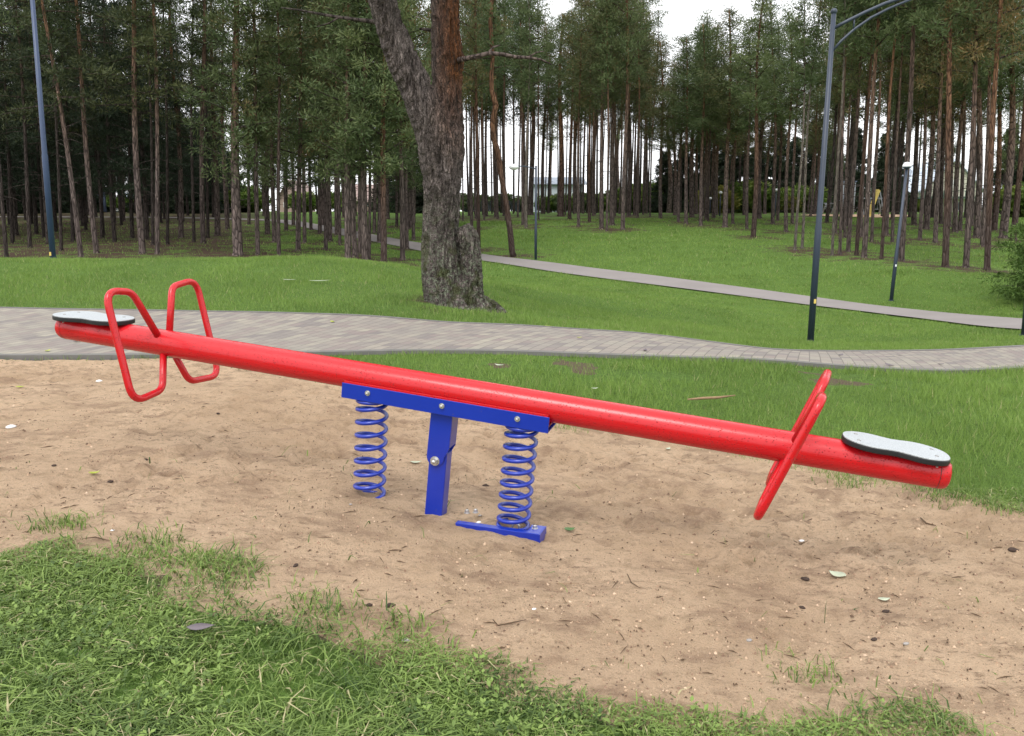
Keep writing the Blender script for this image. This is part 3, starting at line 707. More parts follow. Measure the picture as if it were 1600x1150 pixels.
for sg in (-1, 1):                                     # seam ring of the end cap and a small rivet
    mb = MB(); l = sg*(LH-.035); pts = []
    for k in range(40):
        a = 2*math.pi*k/40; pts.append(S(l, math.cos(a)*(TR-.0005), min(math.sin(a)*(TR-.0005), seat_plane(l)-.003)))
    mb.tube(pts, .0013, 6, closed=True); o = mb.build('cap_seam', M['black'], tube, base)
    mb = MB(); c = S(sg*(LH-.05), math.cos(.55)*TR, math.sin(.55)*TR); mb.sphere(c, .0045, 10, 6, .6); mb.build('rivet', M['zinc'], tube, base)
# seats
def seat_outline(n=72, k=1.):
    pts = []
    for i in range(n):
        a = 2*math.pi*i/n; c, s_ = math.cos(a), math.sin(a)
        x = math.copysign(abs(c)**.75, c); y = math.copysign(abs(s_)**.80, s_)
        hw = .100*(1-.26*math.exp(-((x+.02)/.34)**2))*(1+.05*x)
        pts.append((x*.186*k, y*hw*k))
    return pts
for sg in (-1, 1):
    lc = sg*(LH-.155)-(.020 if sg > 0 else -.014); kl = .90 if sg > 0 else .99; t = R(2.6)
    ax = (u*sg*math.cos(t) - w_ax*math.sin(t)); up = (w_ax*math.cos(t)+u*sg*math.sin(t))
    o0 = S(lc, 0, seat_plane(lc)+.0015)
    fn = lambda a, b, h: o0+ax*a+s_ax*b+up*h
    mb = MB(); mb.prism([(a*kl, b) for a, b in seat_outline()], fn, 0, .0175); seat = mb.build('seat', M['black'], ss, base, bevel=.003)
    mb = MB(); mb.prism([(a*kl, b) for a, b in seat_outline(k=.988)], fn, .0185-.0009, .0215); mb.build('seat_board', M['board'], seat, base, bevel=.001)
    for (a, b) in ((-.12, .04), (-.12, -.04), (.12, .04), (.12, -.04)):
        mb = MB(); mb.tube([fn(a, b, .0210), fn(a, b, .0232), fn(a, b, .0240)], [.0065, .0060, .003], 12); mb.build('seat_bolt', M['steel'], seat, base)
# handle loops
def fillet(P, r, k=7):
    out = []; n = len(P)
    for i in range(n):
        p = Vector(P[i]); a = Vector(P[i-1]); b = Vector(P[(i+1) % n])
        if i in (0, n-1): out.append(p); continue
        d1 = (a-p).normalized(); d2 = (b-p).normalized(); ang = d1.angle(d2); dd = min(r/math.tan(ang/2), (a-p).length*.48, (b-p).length*.48)
        p1 = p+d1*dd; p2 = p+d2*dd
        for j in range(k+1):
            t = j/k; out.append(p1*(1-t)**2+p*2*t*(1-t)+p2*t*t)
    return out
HX = [(.030, .022), (.122, .222), (.262, .240), (.262, -.192), (.085, -.178), (.022, -.022)]
for sg, pxj in ((-1, 259), (1, 1236)):
    lj = l_at(pxj); tl = math.tan(R(17.5))
    for sd_ in (-1, 1):
        pts = fillet([(a+(.028 if sd_ < 0 and .2 < a else 0), b, 0) for a, b in HX], .062)
        W = [S(lj+sg*p.y*tl-(.13*sd_*p.x if sg > 0 else 0), sd_*p.x, p.y) for p in pts]
        mb = MB(); mb.tube(W, .0145, 14); h = mb.build('handle_loop', M['red'], ss, base)
        for q in (W[0], W[-1]):
            pass
# blue channel bracket, red saddle
la, lb = l_at(535, .06, -.05), l_at(858, .06, -.05)
mb = MB(); th = .004
mb.box(S((la+lb)/2, .0645, -.052), u*(lb-la)/2, s_ax*.002, w_ax*.030)
mb.box(S((la+lb)/2, -.0645, -.052), u*(lb-la)/2, s_ax*.002, w_ax*.030)
mb.box(S((la+lb)/2, 0, -.080), u*(lb-la)/2, s_ax*.0625, w_ax*.002)
br = mb.build('bracket', M['blue'], ss, base, bevel=.0012)
mb = MB()
mb.box(S((la+lb)/2, .0590, -.040), u*(lb-la)/2*.985, s_ax*.0030, w_ax*.026)
mb.box(S((la+lb)/2, -.0590, -.040), u*(lb-la)/2*.985, s_ax*.0030, w_ax*.026)
mb.box(S((la+lb)/2, 0, -.0665), u*(lb-la)/2*.985, s_ax*.0560, w_ax*.0025)
mb.build('saddle', M['red'], ss, base, bevel=.0012)
lm = [l_at(574, .067, -.055), l_at(690, .067, -.055), l_at(808, .067, -.055)]
def bolt(c, d, r, L, name='bolt', par=None, mat='zinc'):
    mb = MB(); c = Vector(c); d = d.normalized()
    mb.tube([c, c+d*.0015], [r*1.35, r*1.35], 20, smooth=False)
    mb.tube([c+d*.0015, c+d*(.0015+L*.7)], [r, r], 6, smooth=False)
    mb.tube([c+d*(.0015+L*.7), c+d*(L)], [r*.62, r*.5], 12)
    return mb.build(name, M[mat], par or ss, base)
for l in lm: bolt(S(l, .0665, -.047), s_ax, .0080, .010, par=br)
# post
l0 = lm[1]-.022
def down(ang): return (-w_ax*math.cos(ang)-u*math.sin(ang))
topc = S(l0+.012, 0, -.080); dU = down(R(1.0)); xU = dU.cross(s_ax).normalized()
if xU.dot(u) < 0: xU = -xU
hu = .228
piv = topc+dU*(hu-.03)
mb = MB()
for sd_ in (-1, 1):      # two cheek plates with rounded feet
    poly = [(-.042, 0), (-.042, hu-.045)]+[(-.042+ .0+ (.036-.036*math.cos(a)), hu-.045+.036*math.sin(a)*1.) for a in np.linspace(.2, math.pi-.2, 9)]+[(.030, hu-.05), (.046, hu-.085), (.046, 0)]
    mb.prism(poly, lambda a, b, h: topc+xU*a+dU*b+s_ax*(sd_*.036+h), -.0025, .0025)
mb.box(topc+xU*.0435+dU*(hu-.09)/2, xU*.0025, dU*(hu-.09)/2, s_ax*.0335)
mb.build('upper_post', M['blue'], ss, base, bevel=.0012)
dL = Vector((-.095, 0.0, -1)).normalized(); xL = Vector((u.x, u.y, 0)).normalized(); xL = (xL-dL*xL.dot(dL)).normalized(); yL = dL.cross(xL)
tp = piv - dL*.035 + xU*.002
t_end = (tp.z+.06)/-dL.z
mb = MB(); mb.box(tp+dL*t_end/2, xL*.036, yL*.0315, dL*t_end/2); mb.build('lower_post', M['blue'], ss, base, bevel=.004)
bolt(piv+s_ax*.0385-xU*.006, s_ax, .0140, .020, 'pivot_bolt'); bolt(piv-s_ax*.0385-xU*.006, -s_ax, .0140, .020, 'pivot_bolt')
# springs
def spring(px_t, leanang, turns, rad, foot_z, ph0):
    l = l_at(px_t, 0, -.085); top = S(l, 0, -.088); d = (down(R(leanang))); L = (top.z-foot_z)/-d.z
    xa = (u-d*u.dot(d)).normalized(); ya = d.cross(xa).normalized(); N = int(turns*28); pts = []
    for i in range(N+1):
        t = i/N; a = ph0+2*math.pi*turns*t
        tt = (t*1.0); e = .8/turns      # close the end coils
        if t < e: h = .25*t/e*e
        elif t > 1-e: h = 1-.25*(1-t)
        else: h = .25*e+(t-e)*(1-.5*e)/(1-2*e)
        pts.append(top+d*L*h+xa*math.cos(a)*rad+ya*math.sin(a)*rad)
    mb = MB(); mb.tube(pts, .0082, 10); sp = mb.build('spring', M['blue'], ss, base)
    mb = MB(); mb.tube([top+d*-.006+s_ax*0, top+d*.006], [.030, .030], 20, smooth=False); mb.tube([top+d*.006, top+d*.014], [.014, .014], 6, smooth=False); mb.build('spring_clamp', M['steel'], sp, base)
    return top, d, L, sp
spA = spring(582, -2.0, 9.0, .0585, .020, .3); spB = spring(816, -.6, 9.6, .0585, -.030, .3)
# half buried base channel below the right spring
g1 = gp(842, 854, -.058); g0 = gp(712, 826, -.03); ex = (g1-g0); ex.z = 0; ex.normalize(); ey = Vector((-ex.y, ex.x, 0))
if ey.y < 0: ey = -ey
gL = (g1-g0).length
def BC(a, b, z): 
    return Vector((g1.x, g1.y, 0))-ex*a+ey*b+Vector((0, 0, z-.045+.012*a))
mb = MB(); WB = .085
mb.box(BC(gL/2, .002, .012), (BC(0, 0, 0)-BC(gL/2, 0, 0)), ey*.002, (0, 0, .022))
mb.box(BC(-.002, WB/2, .012), ex*.0025, ey*(WB/2+.002), (0, 0, .022))
mb.box(BC(gL/2, .014, .0325), (BC(0, 0, 0)-BC(gL/2, 0, 0)), ey*.0135, (0, 0, .0018))
mb.box(BC(.026, WB/2, .0325), ex*.026, ey*(WB/2-.001), (0, 0, .0018))
bc = mb.build('base_channel', M['blue'], ss, base, bevel=.0015)
# sand lying inside the channel
for (a, b) in ((.03, .05), (.28, .08), (.31, .065)):
    c = BC(a, b, .034) if a < .1 else Vector((*BC(a, b, 0).xy, .012)); bolt(c, Vector((0, 0, 1)), .0085, .014, par=bc)
mb = MB(); cc = spB[0]+spB[1]*(spB[2]-.02)+s_ax*.045+u*.022
mb.tube([cc+Vector((-.016, 0, -.012)), cc+Vector((-.010, 0, .010)), cc+Vector((.004, 0, .014)), cc+Vector((.013, 0, .002)), cc+Vector((.012, 0, -.018))], .0042, 8); mb.build('spring_hook', M['zinc'], spB[3], base)
print('SEESAW', proj(PL), proj(PR), 'LH', LH, 'post foot', proj(tp+dL*(tp.z/-dL.z)), 'piv', proj(piv), 'spA foot', proj(spA[0]+spA[1]*spA[2]), 'spB', proj(spB[0]+spB[1]*spB[2]))

# ------------------------------------------------------------------ forked pine
TB = hit(703, 474, 6, 20); D0 = TB.y
def tp_(px, py, dz=0.): p = at(px, py, D0+dz); return p-TB
def wm(w): return w/F*D0/2*1.0
mbt = MB()
def limb(path, n=20):
    pts = [tp_(a, b, dz) for a, b, w, dz in path]; mbt.tube(pts, [wm(w) for a, b, w, dz in path], n)
limb([(708, 492, 112, 0), (704, 478, 90, 0), (700, 462, 74, 0), (693, 430, 64, 0), (688, 385, 58, 0), (688, 340, 56, 0), (691, 300, 57, 0), (692, 262, 58, .0), (694, 235, 62, .02), (697, 205, 54, .05), (698, 170, 47, .07), (698, 130, 45, .08), (699, 88, 48, .08), (696, 60, 43, .08), (697, 0, 40, .1), (700, -90, 37, .15), (690, -220, 30, .2), (700, -420, 20, .3), (690, -640, 9, .4)])
limb([(690, 400, 36, 0), (690, 350, 50, -.02), (691, 300, 55, -.05), (685, 262, 58, -.08), (679, 222, 52, -.14), (667, 178, 52, -.18), (647, 132, 48, -.2), (630, 98, 46, -.21), (616, 62, 43, -.22), (607, 30, 40, -.25), (599, 0, 37, -.3), (570, -100, 33, -.4), (540, -240, 26, -.5), (520, -420, 15, -.6), (500, -560, 6, -.6)])
limb([(728, 500, 56, -.03), (733, 470, 48, -.06), (738, 430, 33, -.1), (737, 400, 30, -.1), (734, 385, 31, -.1), (732, 372, 32, -.12), (729, 361, 27, -.14), (726, 352, 15, -.15)])
for (x1, y1, w0, w1, d) in ((800, 496, 30, 5, -.2), (782, 506, 26, 5, -.5), (664, 500, 26, 6, -.4), (655, 486, 22, 5, .1), (700, 512, 26, 6, -.7), (735, 512, 24, 5, -.8)):
    limb([(712, 462, w0*1.5, 0), ((712*1+x1*2)/3, (466+y1*2)/3-1, w0, d*.4), (x1, y1, w1, d)], 10)
mbt.build('tmp', M['bigbark'])
tmp = bpy.data.objects['tmp']; rm = tmp.modifiers.new('r', 'REMESH'); rm.mode = 'VOXEL'; rm.voxel_size = .015
dg = bpy.context.evaluated_depsgraph_get(); me = bpy.data.meshes.new_from_object(tmp.evaluated_get(dg)); bpy.data.objects.remove(tmp)
nv = len(me.vertices); co = np.zeros(nv*3, np.float32); me.vertices.foreach_get('co', co); co = co.reshape(-1, 3); no = np.zeros(nv*3, np.float32); me.vertices.foreach_get('normal', no); no = no.reshape(-1, 3)
ang = np.arctan2(no[:, 1], no[:, 0]); zc = co[:, 2]
cx_ = fbm(co[:, 0]*7+co[:, 1]*5, zc*2.2, 3)*2.
f1 = fbm(co[:, 0]*24+co[:, 1]*19+cx_*1.5+50, zc*4.2+cx_, 4); f2 = fbm(ang*2+zc*.6+9, zc*1.1, 3)
co += no*((-np.abs(f1-.5)*.17+.012) + (f2-.5)*.05)[:, None]
me.vertices.foreach_set('co', co.ravel()); me.polygons.foreach_set('use_smooth', np.ones(len(me.polygons), bool)); me.update()
me.name = 'trunk'; me.materials.clear(); me.materials.append(M['bigbark'])
ft = empty('forked_pine_tree', TB, 'big old pine forking in two, broken burl stub at its foot, beside the block path', 'tree')
o = bpy.data.objects.new('trunk', me); col.objects.link(o); o.parent = ft
mb = MB()
def br_(path, n=8): mb.tube([tp_(a, b, dz) for a, b, w, dz in path], [wm(w) for a, b, w, dz in path], n)
br_([(712, 95, 9, 0), (726, 92, 8, -.1), (745, 88, 7, -.25), (765, 83, 6.5, -.3), (785, 85, 6, -.3), (805, 89, 5.5, -.3), (825, 90, 4.5, -.25), (845, 93, 3.5, -.2), (862, 101, 2, -.1)])
br_([(762, 84, 4, -.3), (770, 74, 3, -.25), (782, 70, 1.5, -.2)], 6); br_([(825, 90, 3, -.25), (838, 82, 2, -.2), (850, 80, 1, -.1)], 6)
mb.build('branch', M['bark'], ft)
mb = MB()
br_([(604, 36, 10, -.2), (585, 34, 7, -.1), (560, 31, 5.5, 0), (530, 27, 4.5, .1), (500, 22, 4, .2), (470, 16, 3, .3), (440, 12, 2, .4)])
br_([(530, 27, 3.5, .1), (515, 36, 2.5, .1), (495, 42, 1.5, .15)], 6)
br_([(686, 50, 7, .05), (672, 47, 5, .1), (655, 45, 3.5, .1)])
mb.build('branch', M['bark_dark'], ft)
mb = MB()   # splintered dead wood in the fork
for k in range(9):
    x0 = 688-k*1.6+random.uniform(-2, 2); y0 = 160-k*3
    br_([(x0-6, y0, 5, -.22), (x0-22-k, y0-30, 4, -.24), (x0-38-k*2.2, y0-62-k*3, 1.2, -.24+.02*k)], 5)
mb.build('splinters', M['bark_dark'], ft)

# ------------------------------------------------------------------ foliage
def sprigs(C, rad, num, L, W, flat=.6, droop=.1, up=.35, rs=RS):
    """needle sprigs (thin kites) filling ellipsoids round the centres C"""
    k = len(C); n = k*num; c = np.repeat(C, num, 0); r = np.repeat(rad, num)
    d = rs.normal(size=(n, 3)); d /= np.linalg.norm(d, axis=1)[:, None]
    rr_ = rs.rand(n)**.5; pos = c+d*np.array([1, 1, flat])*(r*rr_)[:, None]; pos[:, 2] -= droop*r*rr_*rr_
    ax = d*.9+rs.normal(size=(n, 3))*.55; ax[:, 2] += up; ax /= np.linalg.norm(ax, axis=1)[:, None]
    sd_ = np.cross(ax, rs.normal(size=(n, 3))); sd_ /= np.linalg.norm(sd_, axis=1)[:, None]+1e-9
    l = L*rs.uniform(.6, 1.3, n)[:, None]; w = W*rs.uniform(.7, 1.3, n)[:, None]
    V = np.stack([pos, pos+ax*l*.5+sd_*w, pos+ax*l, pos+ax*l*.5-sd_*w], 1)
    t = np.repeat(np.clip(rs.normal(.5, .2, k), 0, 1), num)*.6+rs.rand(n)*.4
    return V.reshape(-1, 3), t
def crown_mesh(name, limbs, C, rad, num, L, W, mats, **kw):
    mb = MB()
    for pts, r0, r1, sg in limbs: mb.tube(pts, list(np.linspace(r0, r1, len(pts))), sg, caps=False)
    V1 = np.array(mb.v).reshape(-1, 3); nf = len(mb.f)
    V2, t = sprigs(np.array(C), np.array(rad), num, L, W, **kw); n2 = len(V2)//4
    V = np.r_[V1, V2]; Fq = np.r_[np.array(mb.f).reshape(-1, 4), np.arange(n2*4).reshape(n2, 4)+len(V1)]
    o = big(name, V, Fq, mats, attrs={'tint': np.r_[np.zeros(len(V1)), np.repeat(t, 4)]}, midx=np.r_[np.zeros(nf), np.ones(n2)])
    me = o.data; bpy.data.objects.remove(o); return me
def pine_proto(seed, Ht, c0, spread, nb, kind='scots', needle='needle', bark='bark', bend=.25, num=80, sw=.017):
    rs = np.random.RandomState(seed); rnd = random.Random(seed)
    a1, a2 = rnd.uniform(0, 6.28), rnd.uniform(0, 6.28); Nn = 16
    def tpos(z):
        f = z/Ht; return Vector((bend*math.sin(f*5+a1)*f, bend*math.cos(f*4+a2)*f*.8, z))
    def trad(z): f = z/Ht; return .12*(1.25 if z < .15 else 1)*(1-.78*f)+.004
    mb = MB(); zs = [-.4, 0, .15, .4]+list(np.linspace(1, Ht, Nn)); mb.tube([tpos(max(z, 0)) + Vector((0, 0, min(z, 0))) for z in zs], [trad(max(z, 0)) for z in zs], 9)
    tr = mb.build('trunk', M[bark]); tme = tr.data; bpy.data.objects.remove(tr)
    limbs = []; C = []; rad = []
    # dead stubs and bare twigs below the crown
    for i in range(rnd.randint(9, 16)):
        z = rnd.uniform(Ht*.12, c0+.4); a = rnd.uniform(0, 6.28); L = rnd.uniform(.25, 1.1); d = Vector((math.cos(a), math.sin(a), rnd.uniform(-.25, .35)))
        p = tpos(z); limbs.append(([p, p+d*L*.5, p+d*L+Vector((0, 0, -.08))], .014, .004, 4))
    for i in range(nb):
        f = (i+rnd.random()*.8)/nb; z = c0+(Ht-.3-c0)*f; a = i*2.4+rnd.uniform(-.5, .5)
        if kind == 'low': L = spread*(1.05-.75*f)*rnd.uniform(.55, 1.15)
        else: L = spread*(.55+.6*math.sin(min(1, f*1.15+.12)*math.pi))*rnd.uniform(.45, 1.1)
        if f > .93: L *= .5
        rise = (rnd.uniform(-.18, .12) if kind == 'low' else rnd.uniform(.05, .6)) if f < .85 else .8
        d = Vector((math.cos(a), math.sin(a), rise)); p = tpos(z); sag = -.10*L if kind == 'low' else .02
        q1 = p+d*L*.5+Vector((0, 0, sag*.3)); q2 = p+d*L+Vector((rnd.uniform(-.1, .1), rnd.uniform(-.1, .1), sag))
        limbs.append(([p, q1, q2], .028*(1.2-f)+.006, .006, 5))
        m_ = 2+int(L*2.0)
        for j in range(m_):
            t = .32+.68*(j+rnd.random()*.6)/m_; q = (p*(1-t)+q1*t if t < .5 else q1*(2-2*t)+q2*(2*t-1)); side = Vector((-d.y, d.x, 0))*rnd.uniform(-.32, .32)*L*t
            C.append(q+side+Vector((0, 0, rnd.uniform(-.05, .12)))); rad.append(rnd.uniform(.26, .52)*(1.1 if kind == 'low' else 1))
            if abs(side.length) > .12: limbs.append(([q-side*.0, q+side], .008, .003, 3))
    lf = [l for l in limbs]
    for i, l in enumerate(lf):
        if len(l[0]) == 2: lf[i] = ([l[0][0], l[0][1]], l[1], l[2], 4)
    cm = crown_mesh('crown', lf, C, rad, num, .19, sw, [M['bark_dark'], M[needle]], flat=.42 if kind == 'low' else .75, droop=.25 if kind == 'low' else 0, rs=rs)
    return tme, cm, Ht
def spruce_proto(seed, Ht, spread, needle='needle_spruce', num=34, c0=.4, dens=1., nl=.13, nw=.014):
    rs = np.random.RandomState(seed); rnd = random.Random(seed)
    mb = MB(); zs = [-.3, 0, .3]+list(np.linspace(1, Ht, 8)); mb.tube([(0, 0, z) for z in zs], [.13*(1-.9*max(z, 0)/Ht)+.005 for z in zs], 9); tr = mb.build('trunk', M['bark_dark']); tme = tr.data; bpy.data.objects.remove(tr)
    limbs = []; C = []; rad = []; z = c0
    while z < Ht-.15:
        f = z/Ht; L = spread*(1-f)**.8+.15; k = max(4, int(7*dens*(1-f*.4)))
        for i in range(k):
            a = rnd.uniform(0, 6.28); LL = L*rnd.uniform(.7, 1.12); d = Vector((math.cos(a), math.sin(a), 0)); p = Vector((0, 0, z+rnd.uniform(-.1, .1)))
            q1 = p+d*LL*.55+Vector((0, 0, -.16*LL)); q2 = p+d*LL+Vector((0, 0, -.14*LL)); limbs.append(([p, q1, q2], .018, .004, 4))
            m_ = 2+int(LL*3.2)
            for j in range(m_):
                t = .25+.75*(j+.5)/m_; q = (p*(1-2*t)+q1*2*t if t < .5 else q1*(2-2*t)+q2*(2*t-1)); sv = Vector((-d.y, d.x, 0))*rnd.uniform(-.25, .25)*LL*(1-.3*t)
                C.append(q+sv+Vector((0, 0, -.05))); rad.append(rnd.uniform(.14, .26))
        z += rnd.uniform(.22, .34)/dens
    cm = crown_mesh('crown', limbs, C, rad, num, nl, nw, [M['bark_dark'], M[needle]], flat=.45, droop=.5, up=-.1, rs=rs)
    return tme, cm, Ht
P_HIGH = [pine_proto(s, h, c, sp, nb, 'scots', nd) for s, h, c, sp, nb, nd in ((1, 14, 6.3, 1.7, 34, 'needle'), (2, 15, 7.2, 1.5, 32, 'needle'), (3, 14.5, 5.6, 1.8, 36, 'needle_brown'), (4, 13.5, 6.6, 1.4, 28, 'needle'), (5, 15, 6.0, 1.6, 34, 'needle_brown'))]
P_BACK = [pine_proto(s, h, c, sp, nb, 'scots', nd, 'bark', .3, 60) for s, h, c, sp, nb, nd in ((51, 17.5, 9.2, 1.5, 28, 'needle'), (52, 16.5, 9.8, 1.3, 24, 'needle_brown'), (53, 18, 10, 1.4, 26, 'needle'))]
P_THIN = [pine_proto(s, h, c, sp, nb, 'scots', nd, 'bark', .35) for s, h, c, sp, nb, nd in ((11, 13, 7.0, 1.1, 20, 'needle'), (12, 12.5, 7.4, 1.0, 17, 'needle'))]
P_MID = [pine_proto(s, h, c, sp, nb, 'scots', nd) for s, h, c, sp, nb, nd in ((21, 14, 3.0, 1.6, 44, 'needle'), (22, 15, 3.6, 1.7, 46, 'needle_brown'), (23, 14, 2.6, 1.4, 42, 'needle'))]
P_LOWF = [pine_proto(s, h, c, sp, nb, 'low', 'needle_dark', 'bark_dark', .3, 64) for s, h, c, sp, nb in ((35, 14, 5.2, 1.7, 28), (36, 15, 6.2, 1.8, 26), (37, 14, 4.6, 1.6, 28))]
P_LOW = [pine_proto(s, h, c, sp, nb, 'low', nd, 'bark_dark', .3) for s, h, c, sp, nb, nd in ((31, 14, 3.0, 2.1, 42, 'needle_spruce_shade'), (32, 15, 3.8, 2.2, 42, 'needle_spruce_shade'), (33, 14, 2.0, 2.1, 46, 'needle_spruce_shade'))]  # back pines: darkness inside the left wood is put into the needle colour
P_SPR = [spruce_proto(41, 8.0, 1.9, 'needle_spruce_shade', 34, .2, 1.1, .24, .034), spruce_proto(42, 7.2, 1.8, 'needle_spruce_shade', 34, .2, 1.1, .24, .034)]
P_BIGSPR = spruce_proto(43, 9.0, 2.1, 'needle_spruce', 60, .25, 1.3)
_bm_cache = {}
def trunk_variant(tme, bark):
    k = (tme.name, bark)
    if k not in _bm_cache: m_ = tme.copy(); m_.name = 'trunk'; m_.materials[0] = M[bark]; _bm_cache[k] = m_
    return _bm_cache[k]
def plant(name, proto, loc, wscale, hscale, rot, lean, label, cat, group, bark=None, cscale=1.):
    tme, cm, Ht = proto; root = empty(name, loc, label, cat, group)
    root.rotation_euler = (lean[0], lean[1], rot if False else 0)
    a = bpy.data.objects.new('trunk', trunk_variant(tme, bark) if bark else tme); b = bpy.data.objects.new('crown', cm)
    for o, sc in ((a, (wscale, wscale, hscale)), (b, (cscale, cscale, hscale))):
        col.objects.link(o); o.parent = root; o.scale = sc; o.rotation_euler = (0, 0, rot)
    return root
ORD = 'first second third fourth fifth sixth seventh eighth ninth tenth eleventh twelfth thirteenth fourteenth fifteenth sixteenth seventeenth eighteenth nineteenth twentieth'.split()+['twenty-first', 'twenty-second', 'twenty-third', 'twenty-fourth', 'twenty-fifth', 'twenty-sixth', 'twenty-seventh', 'twenty-eighth']
ZL = {'W': 'in the dark left wood', 'M': 'in the clump left of the forked pine', 'C1': 'between forked pine and globe lamp', 'C2': 'right of the globe lamp',
      'C3': 'left of the arched lamp post', 'R1': 'between arched lamp and dome lamp', 'R2': 'right of the dome lamp'}
GR = {'W': 'pines of the dark left wood', 'M': 'pines left of the forked pine', 'C1': 'pines behind the far path', 'C2': 'pines behind the far path', 'C3': 'pines behind the far path', 'R1': 'pines of the right grove', 'R2': 'pines of the right grove'}
byz = {}
for t_ in TREES: byz.setdefault(t_[0], []).append(t_)
for z, L_ in byz.items():
    L_.sort(key=lambda t: t[1])
    for i, t_ in enumerate(L_):
        _, px, py, w, ln, kd, lab, _, p = t_; D = p.y; dia = w/F*D; rnd = random.Random(int(px*7+py))
        wt = 'stout' if dia > .27 else ('thin' if dia < .17 else 'medium')
        col_ = {'o': 'orange-brown', 'p': 'pale', None: 'dark grey'}[kd]
        if not lab: lab = f"{wt} {col_} front pine, {ORD[i]} from left {ZL[z]}"
        protos = {'W': P_LOWF, 'M': P_MID, 'C1': P_HIGH, 'C2': P_HIGH, 'C3': P_HIGH, 'R1': P_HIGH, 'R2': P_HIGH}[z]
        if dia < .16: protos = P_THIN
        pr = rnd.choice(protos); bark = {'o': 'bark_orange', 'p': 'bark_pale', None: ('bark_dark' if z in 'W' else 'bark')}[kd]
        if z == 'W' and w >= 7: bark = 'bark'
        hs = rnd.uniform(.94, 1.12)
        if z in ('C3',): hs *= .84
        if z == 'C2': hs *= 1.10
        if z == 'C1': hs *= 1.15
        if z in ('R1', 'R2') : hs *= 1.05
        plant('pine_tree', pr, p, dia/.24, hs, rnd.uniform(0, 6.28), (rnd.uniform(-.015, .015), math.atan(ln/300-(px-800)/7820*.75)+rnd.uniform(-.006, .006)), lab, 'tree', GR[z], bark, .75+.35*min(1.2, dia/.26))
BL = {'W': 'dark pine standing deep among others inside the shady left wood', 'M': 'pine standing far back behind the clump left of the forked pine', 'C': 'distant slim pine in the back of the middle grove before the houses',
      'C3': 'distant pine in the back of the grove near the dark spruces', 'R': 'dark pine deep inside the right grove around the cream house'}
BG = {'W': 'back pines of the left wood', 'M': 'back pines behind the clump', 'C': 'back pines of the middle grove', 'C3': 'back pines near the spruces', 'R': 'back pines of the right grove'}
BACK.sort(key=lambda b: b[2]); NIND = 300-len(TREES)-1; FARW = BACK[NIND:]; BACK = BACK[:NIND]
LITE = {'W': [pine_proto(61, 14, 2.4, 2.2, 42, 'low', 'needle_spruce_shade', 'bark_dark', .3, 24, .034), pine_proto(62, 15, 3.4, 2.1, 40, 'low', 'needle_spruce_shade', 'bark_dark', .3, 24, .034)],
        'C': [pine_proto(63, 17, 9.2, 1.5, 28, 'scots', 'needle_spruce_shade', 'bark_dark', .3, 24, .032), pine_proto(64, 17, 9.8, 1.4, 26, 'scots', 'needle_spruce_shade', 'bark_dark', .3, 24, .032)]}
def geo(me):
    n = len(me.vertices); co = np.zeros(n*3, np.float32); me.vertices.foreach_get('co', co); k = len(me.polygons)
    ls = np.zeros(k, np.int32); lt_ = np.zeros(k, np.int32); me.polygons.foreach_get('loop_start', ls); me.polygons.foreach_get('loop_total', lt_); vi = np.zeros(len(me.loops), np.int32); me.loops.foreach_get('vertex_index', vi)
    ls = ls[lt_ == 4]; q = vi[ls[:, None]+np.arange(4)]; mi = np.zeros(k, np.int32); me.polygons.foreach_get('material_index', mi); mi = mi[lt_ == 4]
    tn = np.zeros(n, np.float32)
    if 'tint' in me.attributes: me.attributes['tint'].data.foreach_get('value', tn)
    return co.reshape(-1, 3), q, mi, tn
GL = {k: [(geo(t), geo(c)) for t, c, _ in v] for k, v in LITE.items()}
Vs, Qs, Ms, Ts = [], [], [], []; off_ = 0
for z, x, D in FARW:
    rnd = random.Random(int(x*100)+int(D*10)); gt, gc = rnd.choice(GL['W' if z in 'WM' else 'C']); a = rnd.uniform(0, 6.28); ca, sa = math.cos(a), math.sin(a); hs = rnd.uniform(.92, 1.1)*(.78 if z == 'C3' or (z == 'C' and x/D > .158) else 1.); gz0 = tz(x, D)
    for g, ws, mofs in ((gt, rnd.uniform(.55, 1.), 0), (gc, 1., None)):
        co, q, mi, tn = g; c2 = np.c_[(co[:, 0]*ca-co[:, 1]*sa)*ws+x, (co[:, 0]*sa+co[:, 1]*ca)*ws+D, co[:, 2]*hs+gz0]
        Vs.append(c2); Qs.append(q+off_); Ms.append(mi if mofs is None else mi*0); Ts.append(tn); off_ += len(co)
print('individual back pines', len(BACK), 'far wood', len(FARW))
tag(big('far_wood', np.concatenate(Vs), np.concatenate(Qs), [M['bark_dark'], M['needle_spruce_shade']], attrs={'tint': np.concatenate(Ts)}, midx=np.concatenate(Ms)), kind='stuff')
for z, x, D in BACK:
    rnd = random.Random(int(x*100)+int(D*10)); pr = rnd.choice({'W': P_LOW, 'M': P_MID+P_HIGH, 'C': P_BACK, 'C3': P_HIGH, 'R': P_HIGH+P_MID[:1]}[z])
    plant('pine_tree', pr, Vector((x, D, tz(x, D))), rnd.uniform(.75, 1.35)*(.60 if z == 'C' else .8 if z == 'W' else 1), rnd.uniform(.95, 1.15)*(.78 if z == 'C3' or (z == 'C' and x/D > .158) else 1.), rnd.uniform(0, 6.28), (rnd.uniform(-.02, .02), rnd.uniform(-.02, .03)), BL[z], 'tree', BG[z], None if z != 'R' else 'bark_dark', rnd.uniform(.85, 1.15))
